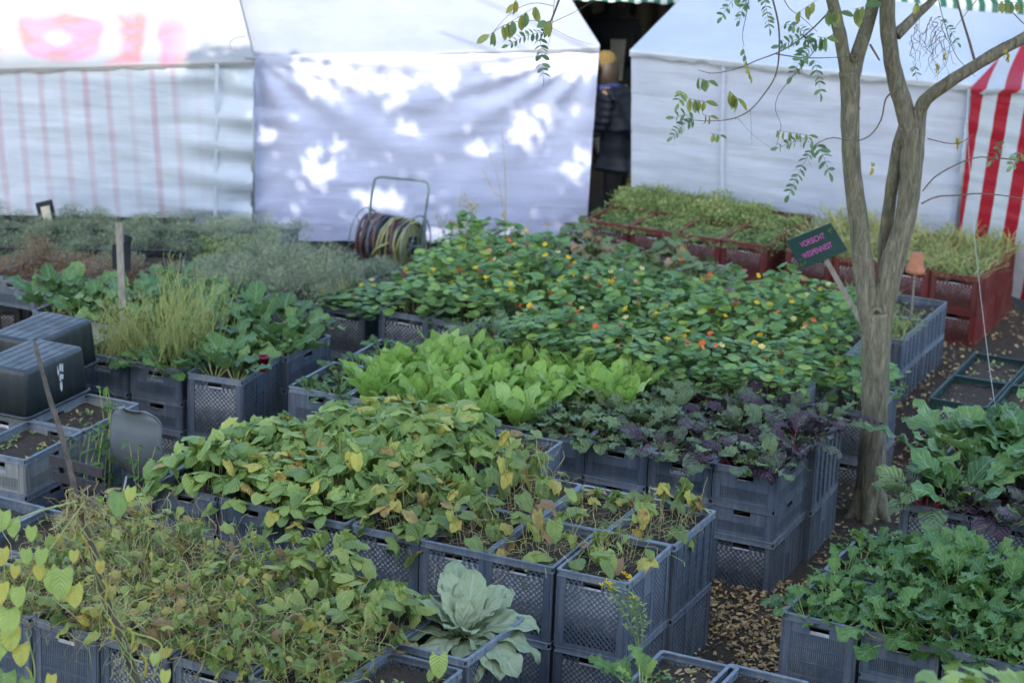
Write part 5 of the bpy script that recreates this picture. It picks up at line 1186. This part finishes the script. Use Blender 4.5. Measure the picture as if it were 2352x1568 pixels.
sp = MB(); sp.tube([(0, 0, .0), (0, 0, -.5)], .008, 6); sp.build('stake', M_WOOD, pe)
rp = at(604, 838, 14.9); re_ = empty('plastic_pot', (rp.x, 14.9, rp.z-.04), label='small dark red plastic pot among the left kale leaves', cat='pot'); lathe([(.028, 0), (.04, .09), (.043, .09), (.043, .1), (.036, .1), (.026, .01), (0, .01)]).build('pot_body', plain('red_pot', (.16, .004, .015), .35), re_, True)
gl = MB(); gl.tube(catmull([at(2235, 60, 19.5), at(2222, 250, 18.9), at(2235, 500, 17.4), at(2262, 760, 15.2), at(2300, 1035, 13.2)], 6), .002, 5); o = gl.build('guy_cord', M_CORD, None, True); tag(o, 'thin pale cord strung from the tents down to the right chard', 'cord')
# perforated brick
bc = at(408, 1338, 11.75); bk = empty('clay_brick', (bc.x, 11.75, bc.z-.05), radians(-24), label='perforated orange clay brick lying on dry vines', cat='brick')
b1 = MB(); Lb, Wb, Hb = .13, .075, .09; nx_, ny_ = 9, 5; cw, ch = 2*Lb/nx_, 2*Wb/ny_
b1.box(-Lb, Lb, -Wb, -Wb+.008, 0, Hb); b1.box(-Lb, Lb, Wb-.008, Wb, 0, Hb); b1.box(-Lb, -Lb+.008, -Wb+.008, Wb-.008, 0, Hb); b1.box(Lb-.008, Lb, -Wb+.008, Wb-.008, 0, Hb)
for i in range(1, nx_): b1.box(-Lb+i*cw-.0035, -Lb+i*cw+.0035, -Wb+.008, Wb-.008, 0, Hb-.001)
for j in range(1, ny_): b1.box(-Lb+.008, Lb-.008, -Wb+j*ch-.0035, -Wb+j*ch+.0035, 0, Hb-.002)
b1.box(-Lb+.009, Lb-.009, -Wb+.009, Wb-.009, .01, .03, 1); b1.build('brick_body', [M_BRICK, M_BRICKD], bk)  # dark plate low in the holes paints in their shade
# ------------------------------------------------------------------ upturned tubs
def tub(c, rz, z, lab, emblem=False):
    e = empty('storage_tub', (c.x, c.y, z), rz, label=lab, cat='storage tub', group='upturned black tubs'); L, W_, H_ = .33, .21, .3
    bm = bmesh.new(); bmesh.ops.create_cube(bm, size=2)
    for v in bm.verts:
        top = v.co.z > 0; v.co.x *= W_*(.9 if top else 1); v.co.y *= L*(.93 if top else 1); v.co.z = H_ if top else 0
    bmesh.ops.bevel(bm, geom=[q for q in bm.edges if abs(q.verts[0].co.z-q.verts[1].co.z) > .1 or q.verts[0].co.z > .1], offset=.035, segments=5, affect='EDGES', profile=.6)
    me = bpy.data.meshes.new('tub_body'); bm.to_mesh(me); bm.free(); me.materials.append(M_TUB)
    for p in me.polygons: p.use_smooth = True
    obj('tub_body', me, e)
    r_ = MB()
    for k in range(5):
        x = -.13+.065*k; r_.box(x-.0025, x+.0025, -L*.93+.03, L*.93-.03, H_-.001, H_+.0022)
    r_.build('base_ribs', M_TUB, e)
    l_ = MB(); pts = []
    for (sx, sy, a0) in ((1, 1, 0), (-1, 1, pi/2), (-1, -1, pi), (1, -1, 3*pi/2)):
        for k in range(5): a = a0+pi/2*k/4; pts.append((sx*(W_+.012-.04)+.04*cos(a), sy*(L+.012-.04)+.04*sin(a), .012))
    pts.append(pts[0]); l_.tube(pts, .011, 7, 0, False); l_.build('lip', M_TUB, e, True)
    if emblem:
        mm = MB(); s_ = .055
        def poly(pts, o=.0):
            V = []
            for (a, b) in pts:
                zz = .175+b*s_*1.9; f = 1-.1*zz/H_; V.append((W_*f+.0035+o, .045+a*s_, zz))
            V2 = [(x-.004, y, z_) for x, y, z_ in V]; n_ = len(V); mm.add(V+V2, [tuple(range(n_)), tuple(range(2*n_-1, n_-1, -1))]+[(i, n_+i, n_+(i+1) % n_, (i+1) % n_) for i in range(n_)])
        poly([(-.5, .7), (-.2, .25), (-.45, .1), (-.55, .3)]); poly([(-.1, .7), (.25, .75), (.1, .3), (-.15, .35)]); poly([(.3, .6), (.55, .7), (.5, .2), (.25, .25)]); poly([(-.3, .05), (.1, .15), (.05, -.2), (-.2, -.3)]); poly([(.2, .12), (.5, .05), (.35, -.25), (.15, -.15)])
        poly([(-.2, -.42), (.1, -.3), (.15, -.7), (-.05, -.95), (-.25, -.7)])
        mm.build('white_emblem', M_WHITE, e)
    return e
tub(tb, PQ['a'], .665, 'nearer upturned black tub with white angular emblem', True); tub(t2c+PQ['u']*.12+PQ['v']*-.08, PQ['a'], .665, 'further upturned black tub at the left edge')
# ------------------------------------------------------------------ grey shell chair and slatted folding chair
gc = gp(322, 1108, .42); ch_ = empty('shell_chair', (gc.x, gc.y, 0), radians(-28), label='grey moulded plastic shell chair seen from behind', cat='chair')
bm = MB(); V = []; nx_, ny_ = 14, 26
for j in range(ny_+1):
    t = j/ny_   # 0 front edge of the seat .. 1 top of the back
    for i in range(nx_+1):
        s_ = -1+2*i/nx_
        if t < .42: y = .42-t/.42*.38; z = .44-.02*sin(t*7); wd = .2+.02*t
        else:
            k = (t-.42)/.58; y = .04-.12*k-.05*sin(pi*min(1, k*1.2)); z = .44+.46*k; wd = .21-.03*k
            if k > .8: wd *= sqrt(max(.12, 1-((k-.8)/.215)**3))
        x = s_*wd; y2 = y+(.035*s_*s_ if t > .42 else 0); z2_ = z+(.03*s_*s_ if t < .5 else 0)
        V.append((x, y2, z2_))
nV = len(V); V2 = [(x, y-.006, z-.006) for x, y, z in V]
F = [(j*(nx_+1)+i, j*(nx_+1)+i+1, (j+1)*(nx_+1)+i+1, (j+1)*(nx_+1)+i) for j in range(ny_) for i in range(nx_)]
bm.add(V+V2, F+[tuple(nV+q for q in reversed(f)) for f in F]+[(i, i+1, nV+i+1, nV+i) for i in range(nx_)]+[(ny_*(nx_+1)+i+1, ny_*(nx_+1)+i, nV+ny_*(nx_+1)+i, nV+ny_*(nx_+1)+i+1) for i in range(nx_)]
       +[((j+1)*(nx_+1), j*(nx_+1), nV+j*(nx_+1), nV+(j+1)*(nx_+1)) for j in range(ny_)]+[(j*(nx_+1)+nx_, (j+1)*(nx_+1)+nx_, nV+(j+1)*(nx_+1)+nx_, nV+j*(nx_+1)+nx_) for j in range(ny_)])
bm.build('seat_shell', M_CHAIR, ch_, True)
for sx in (-1, 1):
    for sy in (.03, .36): l_ = MB(); l_.tube([(sx*.12, sy, .43), (sx*.2, sy+(-.04 if sy < .1 else .05), 0)], .01, 7); l_.build('leg', M_STEEL, ch_, True)
fa, fb = gp(158, 1168, .45), gp(257, 1196, .45); wid_ = (fb-fa).length; ra = atan2(fb.y-fa.y, fb.x-fa.x)
fc = empty('folding_chair', (fa.x, fa.y, 0), ra, label='dark slatted wooden folding chair with iron frame', cat='chair')
topz = [at(130, 1042, fa.y-.08).z, at(244, 1080, fb.y-.08).z]; tz = min(.92, max(.74, sum(topz)/2))
for k, x in enumerate((0.02, wid_-.02)):
    l_ = MB(); l_.bar((x, .0, .42), (x, -.1, tz), .024, .012, 0, (1, 0, 0)); l_.bar((x, .0, .42), (x, .3, .0), .022, .012, 0, (1, 0, 0)); l_.build('back_post', M_IRON, fc)
    l_ = MB(); l_.bar((x+(.014 if k == 0 else -.014), .32, .43), (x+(.014 if k == 0 else -.014), -.08, 0), .022, .012, 0, (1, 0, 0)); l_.build('leg', M_IRON, fc)
for z0 in (tz-.02, tz-.125):
    l_ = MB(); y0 = -.1*(z0-.42)/(tz-.42)-.016; l_.box(-.035, wid_+.035, y0-.008, y0+.008, z0-.028, z0+.028); l_.build('back_slat', M_DKWOOD, fc)
for k in range(6):
    l_ = MB(); y0 = .03+k*.06; l_.box(-.02, wid_+.02, y0, y0+.046, .44, .458); l_.build('seat_slat', M_SLAT, fc)
# ------------------------------------------------------------------ woolly mullein rosette
R.seed(31); mu = MB(); cM = cell(G3b, 0, 0, .75)
spec = [(1.75, 1.0, .40, .5), (2.5, .55, .42, 1.0), (3.3, .35, .43, 1.3), (.9, .7, .40, .9), (.35, .45, .42, 1.3), (-.1, .3, .4, 1.4), (-.7, .3, .38, 1.5), (4.0, .3, .34, 1.4), (4.8, .25, .34, 1.6), (5.4, .3, .36, 1.5), (1.35, 1.1, .34, .4), (2.1, 1.1, .34, .5),
        (2.9, .9, .3, .8), (.5, 1.0, .28, .8), (5.0, .9, .22, 1.0), (4.2, .95, .22, 1.0), (0, 1.1, .2, .8), (1.7, 1.35, .2, .3), (3.2, 1.2, .16, .5), (5.6, 1.2, .15, .5)]
for k, (az, el, L, b_) in enumerate(spec):
    T = bend(leaf_t('mull', 16, 8, 0, .2, .03, 3.5, 400+k, .24), b_*.8); put(mu, T, (.01*cos(az), .01*sin(az), .01), az, el, L*1.0, U(-.25, .25), 0, U(.25, .85))
o = mu.build('mullein_plant', ML_MULL, None, True, (cM.x+.02, cM.y+.02, cM.z)); tag(o, 'large woolly grey green mullein rosette at bottom centre', 'plant')
# ------------------------------------------------------------------ dry stick with climbing bean in the foreground
R.seed(41); Yk = 9.6
sk_ = empty('plant_stake', (0, 0, 0), label='tall crooked branch used as bean pole at left front', cat='stake')
P = catmull([at(80, 786, Yk+.25), at(110, 900, Yk+.2), at(150, 1030, Yk+.12), at(176, 1140, Yk+.05), at(196, 1215, Yk), at(222, 1290, Yk), at(246, 1385, Yk), at(282, 1475, Yk), at(322, 1590, Yk), at(350, 1720, Yk+.02), Vector((at(380, 1800, Yk).x, Yk+.03, 0))], 6)
m_ = MB(); m_.tube(P, lerps([.008, .0105, .012, .013, .015, .016, .017, .018, .019, .02, .022], len(P)), 10, 0, True, .5, .35); m_.build('branch', M_STICK, sk_, True)
cv = MB()
for turn in range(4):
    pts = []
    for i, p in enumerate(P[22:]):
        a = i*.55+turn*1.7; pts.append(p+Vector((.024*cos(a)+U(-.006, .006), .024*sin(a), U(-.01, .01))))
    cv.tube(pts, .0028, 4, 1, False, U(.2, .8))
for k in range(90):   # tangle at the knot
    c0 = at(178+GS(0, 18), 1165+GS(0, 16), Yk); pts = [c0]; d = Vector((U(-1, 1), U(-.6, .6), U(-.6, .6)))
    for q in range(4): d = (d+Vector((U(-.8, .8), U(-.6, .6), U(-.9, .5)))).normalized(); pts.append(pts[-1]+d*U(.015, .035))
    cv.tube(pts, U(.001, .0028), 4, 2, False, U(.1, .9))
for k in range(60):
    c0 = at(215+k*1.7+GS(0, 18), 1220+k*5.5, Yk); pts = [c0]; d = Vector((U(-1, 1), U(-.6, .6), U(-.8, .2)))
    for q in range(4): d = (d+Vector((U(-.7, .7), U(-.6, .6), U(-.9, .4)))).normalized(); pts.append(pts[-1]+d*U(.02, .04))
    cv.tube(pts, U(.0012, .0024), 4, 2, False, U(.3, 1))
twn = [[(196, 1150), (130, 1240), (85, 1300), (60, 1340), (45, 1420), (20, 1480), (-20, 1500)], [(60, 1340), (30, 1380), (10, 1330)], [(178, 1150), (100, 1170), (40, 1190), (-10, 1200)], [(60, 1450), (80, 1540), (70, 1600)], [(300, 1450), (370, 1480), (350, 1560)]]
for t_ in twn: cv.tube(catmull([at(*p, Yk-.25) for p in t_], 5), .0035, 5, 1, False, .6)
def vleaf(px, py, s, tone, el=-.9, az=-1.57, roll=0, Y=None, T=None): put(cv, T or R.choice(HEARTS), at(px, py, (Y or Yk-.3)), az+U(-.3, .3), el, s, roll, 0, tone)
for a in ((140, 1308, .125, .58), (120, 1312, .09, .6), (170, 1345, .09, .85), (60, 1262, .06, .62), (95, 1262, .07, .6), (272, 1132, .1, .3), (300, 1120, .06, .8), (72, 1210, .06, .62), (48, 1480, .09, .86), (30, 1195, .07, .62), (8, 1175, .08, .58), (20, 1400, .11, .7), (35, 1300, .05, .85), (-5, 1460, .12, .62),
          (12, 1545, .12, .25), (60, 1560, .09, .3), (90, 1300, .06, .9), (5, 1260, .07, .86), (40, 1350, .08, .7), (25, 1440, .1, .8), (0, 1340, .1, .85), (230, 1290, .05, .9), (170, 1265, .05, .8), (380, 1540, .06, .8), (355, 1500, .05, .7), (118, 1550, .06, .88)): vleaf(*a)
for (px, py, s_, r0) in ((235, 1330, .1, .9), (190, 1230, .09, 1), (295, 1440, .11, .8), (250, 1420, .1, .9), (325, 1500, .12, .9), (60, 1530, .12, .8)):
    p = at(px, py, Yk-.28); cv.tube(catmull([p, p+Vector((.02, 0, -.04)), p+Vector((.01, 0, -s_))], 4), [.004, .006, .006, .006, .006, .006, .006, .006, .002], 6, 0, True, r0)
o = cv.build('climbing_bean', [ML_BEAN, ML_STEM, ML_DRY], None, True); tag(o, 'out of focus climbing bean wound around the crooked branch', 'bean plant')
# near leaves at the bottom right corner, weeds by the path, single leaf
fr = MB(); R.seed(51)
for k in range(46):
    px, py = U(2120, 2400), U(1505, 1640); py = max(py, 1575-(px-2120)*.25+U(-30, 30)); put(fr, R.choice(HEARTS), at(px, py, 8.5+U(-.25, .25)), U(0, 6.28), U(-.6, .4), U(.07, .12), U(-.5, .5), 0, U(.35, .68))
for k in range(8): px = U(2200, 2380); fr.tube(catmull([at(px, 1560, 8.5), at(px+10, 1660, 8.5), Vector((at(px, 1700, 8.5).x, 8.5, 0))], 4), .004, 5, 1, False, .5)
o = fr.build('bean_plant', [ML_BEAN, ML_STEM], None, True); tag(o, 'blurred bright green bean leaves in the bottom right corner', 'bean plant')
wd_ = MB(); R.seed(52); YW = 10.75
for (pts, fl_) in (([(1470, 1600), (1462, 1480), (1440, 1420), (1410, 1370), (1398, 1345)], [(1385, 1345), (1395, 1335), (1405, 1350), (1402, 1342)]), ([(1470, 1600), (1466, 1470), (1455, 1400), (1448, 1375)], [(1435, 1318), (1445, 1322), (1452, 1330)]), ([(1470, 1590), (1475, 1460), (1468, 1400)], [(1452, 1370), (1460, 1376)])):
    P = catmull([at(*p, YW) for p in pts], 5); wd_.tube(P, .0035, 5, 0, False, .4)
    for p in P[6:]:
        for q in range(4): d = Vector((U(-1, 1), U(-.5, .5), U(0, 1))).normalized(); wd_.tube([p, p+d*U(.02, .06)], .0011, 3, 0, False, U(.2, .6)); put(wd_, R.choice(OVALS), p+d*.03, U(0, 6.28), U(-.2, 1), U(.015, .035), 0, 0, U(.2, .6))
    for (fx, fy) in fl_:
        for q in range(12): put(wd_, R.choice(OVALS), at(fx+U(-6, 6), fy+U(-4, 4), YW), U(0, 6.28), U(0, 1.4), .013, U(-1, 1), 1, .6)
o = wd_.build('flowering_weed', [ML_GRASS, M_FL[1]], None, True); tag(o, 'slender weed with small yellow flower heads beside the lattice crates', 'weed')
kp = at(1470, 1545, 10.4); o = obj('kale_plant', head_mesh('leaves', [ML_KALE, ML_STEM], 'lobed', 777, 13, .17, .3, ruf=.08, el=(.3, 1.35), bnd=(.3, 1.3), petiole=.6, tone=(.45, .95), rf=4), None, (kp.x, 10.25, .68), 1, 1.0, label='pale kale plant at the bottom edge beside the yellow flowers', cat='kale'); 
sl_ = MB(); put(sl_, HEARTS[1], at(1008, 1505, 10.2), -1.4, -1.1, .105, 0, 0, .58); sl_.tube([at(1008, 1508, 10.2), at(1004, 1540, 10.22), at(1000, 1580, 10.25)], .002, 4, 1, False, .4); put(sl_, HEARTS[2], at(990, 1540, 10.2), -2, -.9, .05, 0, 0, .4)
o = sl_.build('bean_seedling', [ML_BEAN, ML_STEM], None, True); tag(o, 'single bright bean leaf rising from the empty bottom centre crate', 'bean plant')
# weeds around the chairs
R.seed(53)
for k, (px, py) in enumerate(((252, 1075), (262, 1050), (240, 1075), (200, 1130), (330, 1150), (170, 1095))):
    wm_ = MB(); p = gp(px, py+40, .3); hgt = U(.35, .6)
    for q in range(3):
        P = catmull([Vector((p.x+U(-.03, .03), p.y, .0)), Vector((p.x+U(-.06, .06), p.y, .3)), Vector((p.x+U(-.1, .1), p.y+U(-.05, .05), .3+hgt))], 5); wm_.tube(P, [.003]*len(P), 4, 1, False, .5)
        for v in P[3:]:
            for s_ in range(2): put(wm_, leaf_t('lance', 4, 2, .3, .1, 0, 1, s_, .24), v, U(0, 6.28), U(-.6, .5), U(.035, .075), U(-.5, .5), 0, U(.1, .75))
    o = wm_.build('tall_weed', [ML_KALE, ML_STEM], None, True)
    tag(o, ['leafy weed growing between bleached crate and shell chair', 'leafy weed rising against the bleached crate side', 'leafy weed behind the folding chair back', 'leafy weed growing under the folding chair', 'leafy weed at the foot of the shell chair', 'leafy weed between bleached crate and folding chair'][k], 'weed', 'weeds around the chairs')
# dry seed stalks in front of the middle tent
stalks = [('tall bare dry stalk with forked tips before the middle tent', [[(1170, 600), (1160, 520), (1150, 440), (1135, 380), (1112, 322)], [(1160, 540), (1162, 440), (1158, 360), (1152, 290)], [(1160, 500), (1180, 540), (1190, 560)], [(1150, 450), (1135, 440), (1108, 388)]], .004, 6),
          ('straw coloured seed stalk cluster right of the hose reel', [[(1060+q*8, 600), (1062+q*7, 540), (1056+q*7, 490), (1060+q*6, 432+q*5)] for q in range(6)], .002, 26),
          ('thin dry seed stalks closest to the hose reel', [[(1010+q*9, 600), (1008+q*8, 560), (1006+q*8, 520), (1000+q*10, 480+q*6)] for q in range(5)], .0018, 12),
          ('short dry stalks near the right corner of the middle tent', [[(1225, 600), (1215, 540), (1212, 500), (1218, 470)], [(1195, 600), (1188, 560), (1180, 510)], [(1210, 590), (1230, 555), (1200, 545)]], .0025, 8)]
for lab, ps, r_, nd in stalks:
    m_ = MB()
    for t_ in ps:
        P = catmull([at(*p, 19.7) for p in t_], 5); m_.tube(P, lerps([r_*1.3, r_*.6], len(P)), 4, 0, False, .6)
        for q in range(nd//(1 if len(ps) > 4 else 2)): p = P[R.randrange(len(P)//3, len(P))]+Vector((U(-.035, .035), 0, U(-.03, .03))); put(m_, R.choice(OVALS), p, U(0, 6.28), U(-1.4, .5), U(.018, .032), U(-1, 1), 0, U(.5, .9))
    o = m_.build('dry_stalks', [ML_DRY], None, True); tag(o, lab, 'dry stalks')
